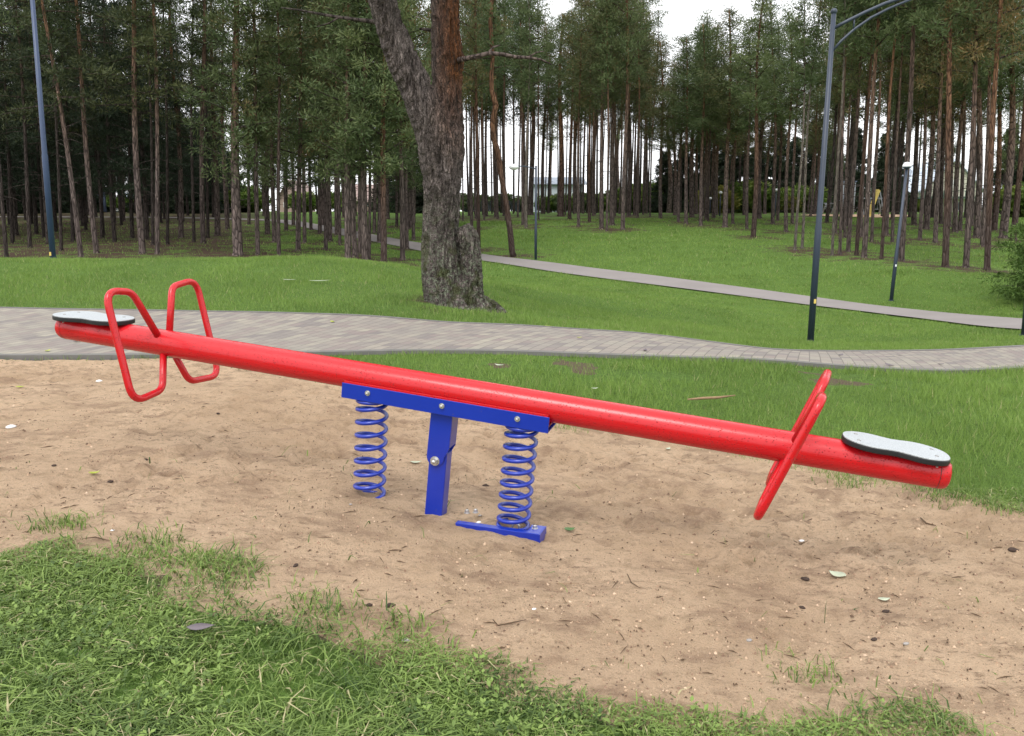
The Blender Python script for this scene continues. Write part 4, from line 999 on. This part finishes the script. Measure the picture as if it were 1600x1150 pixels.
# twisted pine
tw = empty('pine_tree', TW, 'twisted pine by the far path, dark leaning foot and snaking orange upper trunk', 'tree')
mb = MB(); D1 = TW.y; pw = [(803, 404, 10), (800, 392, 9.5), (797, 360, 9), (792, 325, 8.5), (788, 300, 8), (783, 275, 8), (780, 250, 8.5), (776, 232, 9), (771, 215, 8), (769, 195, 8), (772, 178, 8), (775, 164, 8.5), (771, 152, 8), (768, 140, 7), (768, 115, 6.5), (770, 90, 6), (768, 60, 6), (766, 35, 6), (768, 10, 5.5), (772, -30, 5), (768, -80, 4), (772, -130, 2)]
pp = [at(a, b, D1)-TW for a, b, c in pw]; mb.tube(pp, [c/F*D1/2 for a, b, c in pw], 10); mb.build('trunk', M['bark_orange'], tw)
o = bpy.data.objects.new('crown', P_THIN[0][1]); col.objects.link(o); o.parent = tw; o.location = pp[-1]-Vector((0, 0, 13.)); o.scale = (1, 1, 1)
# crown of the forked pine, high above the frame
rs = np.random.RandomState(5); limbs = []; C = []; rad = []
for (a, b, r0) in ((700, -300, 2.3), (690, -560, 1.9), (535, -260, 2.0), (510, -460, 1.8), (700, -200, 2.2), (690, -440, 2.4)):
    c = tp_(a, b)
    for k in range(8):
        an = rs.rand()*6.28; L = r0*rs.uniform(.5, 1); d = Vector((math.cos(an), math.sin(an), rs.uniform(0, .5))); limbs.append(([c, c+d*L*.5, c+d*L], .05, .012, 5))
        for j in range(6):
            C.append(c+d*L*rs.uniform(.35, 1.05)+Vector(rs.normal(size=3)*.22)); rad.append(rs.uniform(.25, .45))
cm = crown_mesh('crown', limbs, C, rad, 46, .20, .016, [M['bark_dark'], M['needle']], flat=.6, rs=rs)
o = bpy.data.objects.new('crown', cm); col.objects.link(o); o.parent = ft
# spruce at the right edge
plant('spruce_tree', P_BIGSPR, Vector((SPR.x, SPR.y, tz(SPR.x, SPR.y))), 1.2, 1., .7, (0, 0), 'bright green spruce with low drooping boughs cut by the right edge', 'tree', None, None, 1.)
# dark spruces behind the grove
for i, (px, D, s_) in enumerate(((1035, 84, .80), (1062, 82, .95), (1092, 80, 1.12), (1122, 82, 1.05), (1150, 79, 1.2), (1178, 84, 1.1), (1205, 80, 1.2), (1232, 83, 1.05), (1262, 80, 1.15), (1290, 84, 1.1), (1325, 88, 1.15), (1370, 90, 1.2), (1388, 92, 1.1), (1560, 80, 1.2), (1595, 76, 1.1), (1640, 80, 1.2))):
    x = (px-800)/F*D; rnd = random.Random(i)
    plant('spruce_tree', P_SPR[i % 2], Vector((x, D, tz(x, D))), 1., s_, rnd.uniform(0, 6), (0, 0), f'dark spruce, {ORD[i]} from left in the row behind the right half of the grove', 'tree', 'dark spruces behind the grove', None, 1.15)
for i, px in enumerate(list(range(-130, 165, 24))+list(range(236, 372, 22))+[610, 640, 668]):
    rnd = random.Random(i+50); D = 88+rnd.uniform(-6, 8); x = (px-800)/F*D
    plant('spruce_tree', P_SPR[i % 2], Vector((x, D, tz(x, D))), 1., rnd.uniform(.9, 1.3), rnd.uniform(0, 6), (0, 0), 'dark spruce closing the far side of the shady left wood' if px < 400 else 'far dark spruce glimpsed low beside the left edge of the forked pine', 'tree', 'dark spruces closing the left wood' if px < 400 else 'dark spruces beyond the forked pine', None, 1.25)
# shrubs
def shrub_mesh(seed, mat, n=60):
    rs = np.random.RandomState(seed); C = []; rad = []; limbs = []
    for k in range(n):
        d = rs.normal(size=3); d /= np.linalg.norm(d); r = rs.rand()**.4; c = Vector((d[0]*r*.8, d[1]*r*.8, .75+d[2]*r*.65)); C.append(c); rad.append(rs.uniform(.16, .3))
        if k % 4 == 0: limbs.append(([Vector((0, 0, -.1)), c*.5, c], .02, .005, 4))
    return crown_mesh('foliage', limbs, C, rad, 60, .16, .045, [M['bark_dark'], M[mat]], flat=.8, rs=rs)
SH = {'g': shrub_mesh(1, 'leaf'), 'y': shrub_mesh(2, 'leaf_yellow'), 'd': shrub_mesh(3, 'needle')}
shr = [(385, 92, 'g', 2.2), (402, 90, 'g', 1.6), (150, 92, 'g', 1.5), (172, 95, 'g', 1.4), (205, 93, 'g', 1.3), (20, 90, 'g', 1.5), (480, 92, 'g', 1.6), (535, 95, 'g', 1.7), (855, 98, 'g', 1.4), (875, 98, 'd', 1.5), (895, 98, 'g', 1.4), (915, 97, 'd', 1.6), (935, 96, 'g', 1.6), (955, 95, 'd', 1.7), (975, 94, 'g', 2.0), (995, 95, 'g', 2.4), (1012, 96, 'y', 1.6), (1028, 92, 'g', 2.4), (1118, 72, 'y', 1.6), (1098, 73, 'y', 1.2), (1160, 74, 'g', 2.0), (1195, 75, 'g', 1.6), (1225, 74, 'y', 1.0), (1250, 76, 'g', 1.8), (735, 96, 'd', 1.5), (760, 97, 'd', 1.4), (785, 96, 'd', 1.5), (812, 97, 'd', 1.3), (1585, 60, 'g', 1.6), (620, 92, 'd', 1.6), (1430, 92, 'g', 1.2), (330, 94, 'g', 1.5)]
cn = {'g': 'green', 'y': 'yellow autumn', 'd': 'dark green'}
for i, (px, D, k, s_) in enumerate(sorted(shr)):
    x = (px-800)/F*D; o = bpy.data.objects.new('shrub', SH[k]); col.objects.link(o); o.location = (x, D, tz(x, D)); o.scale = (s_*1.3, s_*1.3, s_); o.rotation_euler = (0, 0, i)
    tag(o, f"{cn[k]} shrub, {ORD[i] if i < 28 else ['twenty-ninth','thirtieth','thirty-first','thirty-second','thirty-third'][i-28]} from left along the far side of the woods", 'shrub', 'shrubs beyond the trees')

# ------------------------------------------------------------------ lamp posts
def pole(root, B, top, r0, r1, mat, n=14):
    mb = MB(); top = Vector(top)-B; k = .36
    mb.tube([Vector((0, 0, -.2)), top*k, top*(k+.01), top], [r0, r0, (r0*.55+r1*.45), r1], n); mb.tube([Vector((0, 0, -.1)), Vector((0, 0, .02))], [r0*1.6, r0*1.5], n, smooth=False)
    return mb.build('pole', M[mat], root)
def tall_lamp(px, py, D, tpx, tpy, lab, mat, sgn=1, sticker=True, dmin=6.):
    B = hit(px, py, dmin) if D is None else Vector((at(px, py, D).x, D, 0)); B.z = tz(B.x, B.y); D = B.y
    t = empty('street_lamp', B, lab, 'street lamp', 'tall arched street lamps'); top = at(tpx, tpy, D)-B
    hgt = top.z; pole(t, B, B+top, .052, .036, mat)
    mb = MB(); mb.sphere(top, .05, 12, 8); mb.build('finial', M[mat], t)
    ux = Vector((sgn, 0, 0)); K = top.z/ (515/1260*13.)      # arm drawn at the size of the near lamp
    def a_(dx, dz): return top+ux*dx*K+Vector((0, 0, dz*K))
    up = [a_(0, -.26), a_(.25, -.13), a_(.50, -.01), a_(.80, .12), a_(1.15, .23), a_(1.50, .30), a_(1.8, .33)]
    lo = [a_(0, -.62), a_(.14, -.45), a_(.34, -.27), a_(.60, -.09), a_(.86, .04), a_(1.10, .14), a_(1.35, .24)]
    mb = MB(); mb.tube(up, .026, 10); mb.tube(lo, .020, 10); mb.tube([a_(.33, -.09), a_(.33, -.28)], .013, 8); mb.build('arm', M[mat], t)
    mb = MB(); mb.box(a_(2.1, .30), ux*.32, Vector((0, .13, 0)), Vector((0, 0, .05))); mb.build('lamp_head', M['steel'], t, bevel=.03)
    if sticker:
        mb = MB(); d = (top).normalized(); zs = sticker
        c = d*zs+Vector((-.015 if sgn < 0 else .01, -.0545, 0)); mb.box(c, Vector((.018, 0, 0)), Vector((0, .002, 0)), d*.035); mb.build('tag', M['yellow'], t)
    return t
tall_lamp(1266, 534, 13., 1303, 18, 'tall dark blue lamp post with twin arched arm by the block path at right', 'pole', 1, .68)
tall_lamp(83, 406, 15.2, 46, -60, 'tall blue lamp post rising from the mound at left, yellow tag at its base', 'pole_l', -1, .10)
tall_lamp(1600.5, 526, 13.3, 1650, 10, 'dark lamp post foot at the very right edge beside the far path', 'pole', 1, False)
B = hit(1392, 470, 15); D = B.y; t = empty('path_lamp', B, 'leaning path lamp with a white half-dome globe beside the far path', 'path lamp', 'white globe path lamps')
top = at(1417, 262, D); pole(t, B, top, .05, .035, 'pole'); r = 13.5/F*D/2
mb = MB(); mb.tube([top-B-Vector((0, 0, .03)), top-B+Vector((0, 0, .02))], [r*.5, r*1.02], 16); mb.build('collar', M['pole'], t)
mb = MB(); mb.sphere(top-B+Vector((0, 0, .021)), r, 18, 8, 1.1, True); mb.build('globe', M['globe'], t)
mb = MB(); mb.box((top-B)*.27+Vector((0, -.05, 0)), Vector((.02, 0, 0)), Vector((0, .004, 0)), Vector((0, 0, .03))); mb.build('tag', M['globe'], t)
B = hit(837, 406, 19); D = B.y; t = empty('path_lamp', B, 'straight path lamp beside the far path, white globe hung from a side arm', 'path lamp', 'white globe path lamps')
top = at(837.5, 259, D); pole(t, B, top, .055, .04, 'pole'); g = at(803, 261, D)
mb = MB(); mb.tube([at(837.5, 264, D)-B, at(822, 260, D)-B, g-B+Vector((.1, 0, .04))], .022, 8); mb.build('arm', M['pole'], t)
mb = MB(); mb.sphere(g-B, 7.5/F*D, 18, 10, .62); mb.build('globe', M['globe'], t)
for i, (px, py, D, b) in enumerate(((1057, 316, 66, 346), (1110, 310, 70, 344), (1126, 301, 62, 345), (1213, 297, 62, 345))):
    g = at(px, py, D); z = tz(g.x, g.y); B = Vector((g.x, g.y, z)); t = empty('path_lamp', B, f"small far path lamp with white globe, {ORD[i]} from left among the trees right of centre", 'path lamp', 'white globe path lamps')
    mb = MB(); mb.tube([(0, 0, -.1), g-B-Vector((0, 0, .08))], [.05, .04], 8); mb.build('pole', M['pole'], t)
    mb = MB(); mb.sphere(g-B, .135, 12, 8, .85); mb.build('globe', M['globe'], t)

# ------------------------------------------------------------------ houses beyond the wood
def house(name, lab, px0, px1, ye, yr, D, dep, wall, roof, wins, ridge='x', door=None, yb=336):
    a = at(px0, yb, D); b = at(px1, yb, D); cx = (a.x+b.x)/2; z0 = tz(cx, D)-.5; W = (b.x-a.x)/2
    he = at(px0, ye, D).z-z0; hr = at(px0, yr, D).z-z0; t = empty(name, Vector((cx, D, z0)), lab, 'house')
    mb = MB(); mb.bx(-W, W, 0, dep, 0, he)
    if ridge == 'y': mb.add([(-W, 0, he), (W, 0, he), (0, 0, hr), (-W, dep, he), (W, dep, he), (0, dep, hr)], [(0, 1, 2), (5, 4, 3)], 0, False)
    else: mb.add([(-W, 0, he), (-W, dep, he), (-W, dep/2, hr), (W, 0, he), (W, dep, he), (W, dep/2, hr)], [(0, 1, 2), (5, 4, 3)], 0, False)
    mb.build('wall', M[wall], t)
    mb = MB(); e = .35; th = .12
    if ridge == 'x':
        s_ = (hr-he)/(dep/2)
        for sg in (-1, 1):
            y0 = dep/2+sg*(dep/2+e); z_ = he-e*s_; 
            mb.add([(-W-e, dep/2, hr+.02), (W+e, dep/2, hr+.02), (W+e, y0, z_+.02), (-W-e, y0, z_+.02), (-W-e, dep/2, hr+th), (W+e, dep/2, hr+th), (W+e, y0, z_+th), (-W-e, y0, z_+th)], [(0, 1, 2, 3), (4, 7, 6, 5), (0, 4, 5, 1), (1, 5, 6, 2), (2, 6, 7, 3), (3, 7, 4, 0)], 0, False)
    else:
        s_ = (hr-he)/W
        for sg in (-1, 1):
            x0 = sg*(W+e); z_ = he-e*s_
            mb.add([(0, -e, hr+.02), (0, dep+e, hr+.02), (x0, dep+e, z_+.02), (x0, -e, z_+.02), (0, -e, hr+th), (0, dep+e, hr+th), (x0, dep+e, z_+th), (x0, -e, z_+th)], [(0, 1, 2, 3), (4, 7, 6, 5), (0, 4, 5, 1), (1, 5, 6, 2), (2, 6, 7, 3), (3, 7, 4, 0)], 0, False)
    mb.build('roof', M[roof], t)
    for (wx, wy, ww, wh) in wins:          # pixel centre and size
        c = at(wx, wy, D)-Vector((cx, D, z0)); hw = ww/F*D/2; hh = wh/F*D/2
        mb = MB(); k = .07
        for bx_ in ((-hw-k, -hw, -hh-k, hh+k), (hw, hw+k, -hh-k, hh+k), (-hw, hw, hh, hh+k), (-hw, hw, -hh-k, -hh), (-.03, .03, -hh, hh)):
            mb.bx(c.x+bx_[0], c.x+bx_[1], -.07, .0, c.z+bx_[2], c.z+bx_[3])
        f = mb.build('window', M['frame_w'], t)
        mb = MB(); mb.bx(c.x-hw, c.x+hw, -.035, -.003, c.z-hh, c.z+hh); mb.build('pane', M['glass'], f)
    return t
hs = house('house', 'cream two-storey house with green balcony rail, seen through the right grove', 1440, 1530, 296, 250, 92, 9, 'wall_cream', 'roof_pale', [(1484, 288, 8, 12), (1464, 322, 7, 10), (1500, 322, 7, 12), (1452, 290, 6, 9), (1520, 322, 6, 10)], 'y')
mb = MB(); D = 92; ox = hs.location
a = at(1436, 309, D-1.2)-ox; b = at(1530, 309, D-1.2)-ox
mb.bx(a.x, b.x, -1.2, -1.13, a.z-.10, a.z+.16); mb.bx(a.x, b.x, -1.2, -1.13, a.z+.7, a.z+.78); 
x = a.x
while x < b.x: mb.bx(x, x+.05, -1.19, -1.14, a.z+.16, a.z+.7); x += .3
mb.bx(a.x, b.x, -1.13, -.002, a.z-.08, a.z+.05); mb.build('balcony', M['rail'], hs)
house('house', 'mint-walled house wing left of the cream house behind the right grove', 1398, 1438, 300, 262, 96, 8, 'wall_mint', 'roof_grey', [(1408, 300, 6, 8), (1425, 292, 6, 9), (1425, 322, 6, 8)], 'x')
house('house', 'pale blue-grey building with small dark windows behind the middle grove', 834, 912, 288, 276, 104, 9, 'wall_white', 'roof_grey', [(840, 306, 4, 8), (858, 302, 4, 9), (858, 318, 4, 6), (878, 306, 4, 8), (896, 306, 4, 8)], 'x')
house('house', 'small pinkish brick house between trunks left of the forked pine, nearer the tree', 540, 590, 314, 288, 98, 8, 'wall_pink', 'roof_brown', [(577, 318, 9, 6), (553, 320, 5, 6)], 'x')
house('house', 'pinkish gabled house with a white window behind the left-centre clump', 438, 468, 306, 282, 98, 8, 'wall_pink', 'roof_brown', [(458, 318, 7, 9), (446, 320, 4, 6)], 'y')
house('house', 'low grey shed with a pale blue roof deep behind the left wood', 176, 224, 320, 302, 100, 7, 'roof_grey', 'roof_pale', [(184, 326, 4, 5)], 'x')
# blue-grey panel upright behind the left wood, dark fence behind the grove
p = at(158, 338, 90); t = empty('notice_panel', Vector((p.x, p.y, tz(p.x, p.y))), 'upright blue-grey panel behind the left wood, left of the shed', 'panel')
mb = MB(); mb.bx(-.55, .55, 0, .08, .1, 2.2); mb.build('board', M['bluebin'], t)
for sx in (-.6, .6): mb = MB(); mb.bx(sx-.04, sx+.04, 0, .08, -.2, 2.3); mb.build('post', M['pole'], t)
a = at(726, 330, 95); b = at(812, 330, 95); t = empty('fence', Vector((a.x, 95, tz(a.x, 95))), 'low dark board fence behind the grove just right of the forked pine', 'fence')
n = 24; W = (b.x-a.x)/n
mb = MB()
for i in range(n): mb.bx(i*W, i*W+W*.86, 0, .03, .1, 1.25+.05*(i % 2))
mb.build('boards', M['fence'], t)
for i in range(0, n+1, 6): mb = MB(); mb.bx(i*W-.06, i*W+.04, .031, .12, -.2, 1.4); mb.build('post', M['fence'], t)
# playground
g = at(1345, 344, 62); z = tz(g.x, g.y)
mb = MB(); pts = []
for k in range(30):
    a = 2*math.pi*k/30; r = 1+.12*math.sin(3*a)+.06*math.sin(7*a); pts.append((g.x+3.9*r*math.cos(a), g.y+3.2*r*math.sin(a)))
Vv = [(x, y, tz(x, y)+.05) for x, y in pts]+[(g.x, g.y, z+.06)]
mb.add(Vv, [(k, (k+1) % 30, 30) for k in range(30)]); o = mb.build('playground_sand', M['sand']); tag(o, kind='structure')
def frame(px0, px1, ytop, D, lab, name='swing_frame'):
    a = at(px0, 340, D); b = at(px1, 340, D); B = Vector((a.x, D, tz(a.x, D))); t = empty(name, B, lab, 'swing frame'); h = at(px0, ytop, D).z-B.z; w = b.x-a.x
    for x in (0, w):
        for s_ in (-1, 1): mb = MB(); mb.tube([(x, s_*.7, -.1), (x, 0, h)], .05, 8); mb.build('leg', M['play'], t)
    mb = MB(); mb.tube([(-.15, 0, h), (w+.15, 0, h)], .05, 8); mb.build('top_bar', M['play'], t)
    for x in (w*.3, w*.65):
        mb = MB(); mb.tube([(x-.2, 0, h), (x-.2, 0, .5)], .012, 5); mb.tube([(x+.2, 0, h), (x+.2, 0, .5)], .012, 5); mb.bx(x-.24, x+.24, -.09, .09, .46, .5); mb.build('swing_seat', M['play'], t)
frame(1344, 1378, 310, 63, 'grey swing frame beside the yellow slide in the small playground')
frame(1289, 1303, 318, 64, 'small grey swing frame at the left end of the playground')
def tower(px, D, lab):
    a = at(px, 340, D); B = Vector((a.x, D, tz(a.x, D))); t = empty('climbing_frame', B, lab, 'climbing frame')
    for x in (-.45, .45):
        for y in (0, .9): mb = MB(); mb.tube([(x, y, -.1), (x, y, 2.6)], .05, 8); mb.build('post', M['play'], t)
    mb = MB(); mb.bx(-.44, .44, .02, .88, 1.1, 1.16); mb.build('deck', M['bluebin'], t)
    mb = MB(); mb.bx(-.44, .44, .0, .04, 1.25, 1.7); mb.bx(-.55, .55, -.1, 1., 2.55, 2.62); mb.build('panel', M['bluebin'], t)
tower(1324, 64, 'blue-grey climbing frame in the middle of the small playground')
a = at(1367, 343, 60); B = Vector((a.x, 60, tz(a.x, 60))); t = empty('slide', B, 'yellow playground slide seen between trunks right of the arched lamp post', 'slide')
mb = MB(); mb.prism([(-.55, .05), (-.45, .0), (.15, 1.9), (.0, 2.0)], lambda x, y, h: Vector((x*1., h, y)), -.25, .25); mb.build('chute', M['slide'], t)
mb = MB(); mb.tube([(.15, -.2, 1.85), (.6, -.2, -.1)], .035, 6); mb.tube([(.15, .2, 1.85), (.6, .2, -.1)], .035, 6)
for k in range(5): mb.tube([(.2+.08*k, -.2, 1.6-.35*k), (.2+.08*k, .2, 1.6-.35*k)], .02, 6)
mb.build('ladder', M['play'], t)

# ------------------------------------------------------------------ litter on the sand and grass
def surf(px, py):
    p = hit(px, py, 1., 9.); ok = sand_sd(np.array([p.x]), np.array([p.y]))[0] > 0
    if py < 562: p = hit(px, py, 2)
    z = sandz(p.x, p.y) if ok else tz(p.x, p.y)+.012; return Vector((p.x, p.y, z))
def leaf(px, py, L, ang, mat, lab, name='fallen_leaf', curl=.25, aspect=.45, lift=.006):
    c = surf(px, py); V = []; n = 8
    for i in range(n+1):
        t = i/n; w = L*aspect*math.sin(math.pi*t**.8)*.5+.0003; x = (t-.5)*L; z = curl*L*((2*t-1)**2)*.5
        for s_, zz in ((-1, curl*w), (0, 0), (1, curl*w)): V.append((x*math.cos(ang)-s_*w*math.sin(ang), x*math.sin(ang)+s_*w*math.cos(ang), z+zz+lift))
    Fs = []
    for i in range(n): 
        for k in (0, 1): Fs.append((i*3+k, (i+1)*3+k, (i+1)*3+k+1, i*3+k+1))
    m_ = MB(); m_.add(V, Fs); o = m_.build(name, M[mat], recalc=False); o.location = c; so = o.modifiers.new('t', 'SOLIDIFY'); so.thickness = .0008
    return tag(o, lab, 'leaf')
leaf(890, 826, .045, .3, 'green_leaf', 'green leaf lying on the sand right of the blue base channel', aspect=.7, curl=.5)
leaf(1308, 905, .06, 2.4, 'pale_leaf', 'large pale green leaf on the sand, right foreground', aspect=.75, curl=.4)
leaf(1381, 938, .042, .1, 'pale_leaf', 'small pale leaf on the sand right of the larger pale one', aspect=.5)
leaf(148, 745, .042, .5, 'yellow_leaf', 'yellow-green leaf lying on the sand at left', aspect=.55, curl=.4)
leaf(32, 607, .05, .2, 'yellow_leaf', 'small yellow-green leaf on the sand by the kerb at far left', aspect=.6)
leaf(780, 580, .075, 2.6, 'pale_leaf', 'pale leaf on the grass behind the middle of the seesaw', lift=.03)
leaf(929, 617, .05, .3, 'pale_leaf', 'little pale leaf on the grass behind the seesaw, by a tuft', lift=.03)
leaf(650, 719, .055, .2, 'pale_leaf', 'faded leaf on the sand just left of the post', aspect=.4)
leaf(760, 669, .05, .2, 'pale_leaf', 'faded leaf on the sand behind the right end of the bracket', aspect=.4)
leaf(1044, 709, .035, .9, 'pale_leaf', 'tiny pale leaf on sand below the right half of the red tube', aspect=.6)
leaf(315, 1003, .07, .15, 'grey_leaf', 'curled grey-violet dead leaf in the foreground grass', aspect=.5, curl=.08, lift=.03)
leaf(500, 444, .3, .3, 'pale_leaf', 'pale broad leaves flattened on the mound lawn left of the forked pine', aspect=.3, curl=.08, lift=.03)
leaf(452, 442, .22, 2.9, 'pale_leaf', 'smaller pale leaf on the mound lawn, left of the broad ones', aspect=.3, curl=.08, lift=.03)
for i, (px, py, L) in enumerate(((856, 514, .07), (1008, 553, .08), (1405, 560, .06), (1313, 560, .09), (1390, 576, .10), (1470, 574, .06), (75, 556, .07), (120, 540, .09), (240, 558, .05), (520, 508, .08), (905, 533, .06), (1130, 565, .05))):
    leaf(px, py, L, i*1.3, 'grey_leaf' if i in (1, 2, 3, 4, 5, 7) else 'yellow_leaf', f"{'dark' if i in (1,2,3,4,5,7) else 'yellowish'} fallen leaf on the block path, {ORD[i]} of those listed along its edge" if 0 else
         ['yellowish leaf on the block path right of the forked pine', 'dark leaf on the block path at its narrow middle', 'dark leaf on the block path near the right edge', 'dark leaf on the path below the arched lamp post', 'larger dark leaf near the path kerb at right', 'dark small leaf right of the larger one near the kerb', 'yellowish leaf by the kerb under the left seat', 'dark leaf on the path left of the left seat end', 'yellowish leaf at the kerb behind the left handle loops', 'yellowish leaf on the path midway to the forked pine', 'yellowish leaf on the path behind the seesaw middle', 'yellowish leaf at the near kerb right of centre'][i], lift=.016)
def scrap(px, py, sx, sy, sz, ang, mat, name, lab, cat, rough=.25, seed=0):
    c = surf(px, py); m_ = MB(); rnd = random.Random(seed+int(px)); m_.sphere((0, 0, 0), 1., 10, 7)
    m_.v = [((x*sx*(1+rnd.uniform(-rough, rough)))*math.cos(ang)-(y*sy*(1+rnd.uniform(-rough, rough)))*math.sin(ang), x*sx*math.sin(ang)+y*sy*math.cos(ang), z*sz*(1+rnd.uniform(-rough, rough))+sz*.55) for x, y, z in m_.v]
    o = m_.build(name, M[mat]); o.location = c; return tag(o, lab, cat)
for px, py, s_, an, lab in ((1258, 912, .016, -.5, 'dark brown cone in the right foreground sand, between pale leaf and dent'), (1582, 871, .022, -.3, 'dark long cone on the sand near the right edge'), (1384, 959, .014, .2, 'dark cone on the sand below the small pale leaf'), (1253, 953, .012, -.4, 'small dark cone on the sand below the larger cone'), (227, 722, .014, .3, 'dark cone on the sand at left below the near handle loop'), (85, 734, .012, 0, 'dark cone on sand near the left edge, above the grass'), (173, 755, .013, .4, 'dark cone beside the yellow-green leaf at left'), (341, 654, .011, 0, 'small dark cone on the sand right of the left handles'), (434, 694, .012, -.3, 'small dark cone on sand left of the left spring'), (759, 750, .016, 0, 'dark cone on the sand between the post and right spring'), (610, 952, .016, .2, 'dark crumpled cone at the grass edge in the foreground'), (462, 886, .013, 1.2, 'dark upright cone on sand left foreground'), (1365, 1010, .012, .3, 'dark cone at the bottom right of the sand'), (388, 577, .016, 0, 'dark cone at the back edge of the sand by a tuft'), (577, 950, .012, 0, 'small dark clod on sand near the grass edge')):
    scrap(px, py, s_*.9, s_*.5, s_*.42, an, 'cone', 'pine_cone', lab, 'pine cone')
for px, py, s_, mat, lab in ((155, 594, .020, 'white_bit', 'white scrap on the sand left of the near handle loop'), (17, 668, .024, 'white_bit', 'white wrapper scrap at the left edge of the sand'), (1252, 853, .011, 'white_bit', 'tiny white chip on the sand near the foot dents'), (834, 960, .007, 'white_bit', 'tiny white pebble in the foreground sand at centre'), (748, 813, .010, 'white_bit', 'white pebble behind the blue base channel, its right one'), (750, 806, .008, 'stone', 'grey pebble touching the white pebble behind the base channel'), (1170, 1010, .010, 'stone', 'small grey stone in the bottom right foreground'), (176, 832, .007, 'white_bit', 'small white pebble on sand above the left grass'), (1415, 1014, .010, 'stone', 'pale stone on the sand in the bottom right corner'), (548, 792, .007, 'stone', 'small grey stone below the left spring'), (635, 1010, .012, 'stone', 'grey stone at the foreground grass edge')):
    scrap(px, py, s_, s_*.6, s_*.45, .3, mat, 'pebble' if 'pebble' in lab or 'stone' in lab or 'chip' in lab else 'paper_scrap', lab, 'pebble' if 'pebble' in lab or 'stone' in lab or 'chip' in lab else 'scrap')
def twig(P, r, mat, lab, lift=.005):
    B = surf(*P[len(P)//2]); m_ = MB(); m_.tube([surf(*q)-B+Vector((0, 0, lift+r*(1 if i % 2 else .6))) for i, q in enumerate(P)], [r*.6]+[r]*(len(P)-2)+[r*.4], 7); o = m_.build('twig', M[mat]); o.location = B; return tag(o, lab, 'twig')
twig([(1074, 638), (1098, 637), (1120, 635), (1148, 632)], .009, 'twigl', 'pale brown stick lying on the grass behind the right half of the seesaw', .04)
twig([(1438, 812), (1447, 820), (1462, 825)], .004, 'wood', 'thin dark curved twig on the sand right of the right handles')
twig([(770, 972), (778, 982), (800, 981), (822, 979)], .0022, 'wood', 'thin dark twig in the foreground sand below the base channel')
twig([(130, 850), (150, 846), (172, 850)], .002, 'wood', 'thin dark twig on sand just above the left grass')
twig([(225, 851), (248, 853)], .002, 'wood', 'short thin twig on sand by the grass, second from left')
twig([(1240, 848), (1250, 856), (1262, 858)], .002, 'wood', 'thin twig crossing the dent in the right sand')
twig([(980, 905), (986, 922), (1000, 930)], .002, 'wood', 'thin curved twig on the sand right of centre foreground')
twig([(870, 914), (905, 922)], .0018, 'twigl', 'straw-coloured thin stalk in the foreground sand')

# ------------------------------------------------------------------ light
EL, AZ = 58, 205
w = bpy.data.worlds.new('World'); scn.world = w; w.use_nodes = True; nt = w.node_tree; nt.nodes.clear()
out = nt.nodes.new('ShaderNodeOutputWorld'); bg = nt.nodes.new('ShaderNodeBackground'); sky = nt.nodes.new('ShaderNodeTexSky'); sky.sky_type = 'NISHITA'; sky.sun_disc = False
sky.sun_elevation = R(EL); sky.sun_rotation = R(AZ); sky.dust_density = 6; sky.air_density = 1.2
hs_ = nt.nodes.new('ShaderNodeHueSaturation'); hs_.inputs['Saturation'].default_value = .25
mx = nt.nodes.new('ShaderNodeMix'); mx.data_type = 'RGBA'; mx.inputs['Factor'].default_value = .8; mx.inputs['B'].default_value = (9.0, 9.1, 9.3, 1)
nt.links.new(sky.outputs[0], hs_.inputs['Color']); nt.links.new(hs_.outputs[0], mx.inputs['A']); nt.links.new(mx.outputs['Result'], bg.inputs[0]); bg.inputs[1].default_value = .135
nt.links.new(bg.outputs[0], out.inputs[0])
sl = bpy.data.lights.new('sun', 'SUN'); so = bpy.data.objects.new('sun', sl); col.objects.link(so); sl.energy = 1.0; sl.angle = R(22); sl.color = (1, .97, .93)
az = R(AZ); d = Vector((math.sin(az)*math.cos(R(EL)), math.cos(az)*math.cos(R(EL)), math.sin(R(EL)))); so.rotation_euler = d.to_track_quat('Z', 'Y').to_euler()
vs = scn.view_settings; vs.view_transform = 'Standard'; vs.look = 'None'; vs.exposure = .75; vs.gamma = 1
scn.cycles.max_bounces = 5; scn.cycles.diffuse_bounces = 3; scn.cycles.transparent_max_bounces = 4
scn.cycles.use_denoising = True
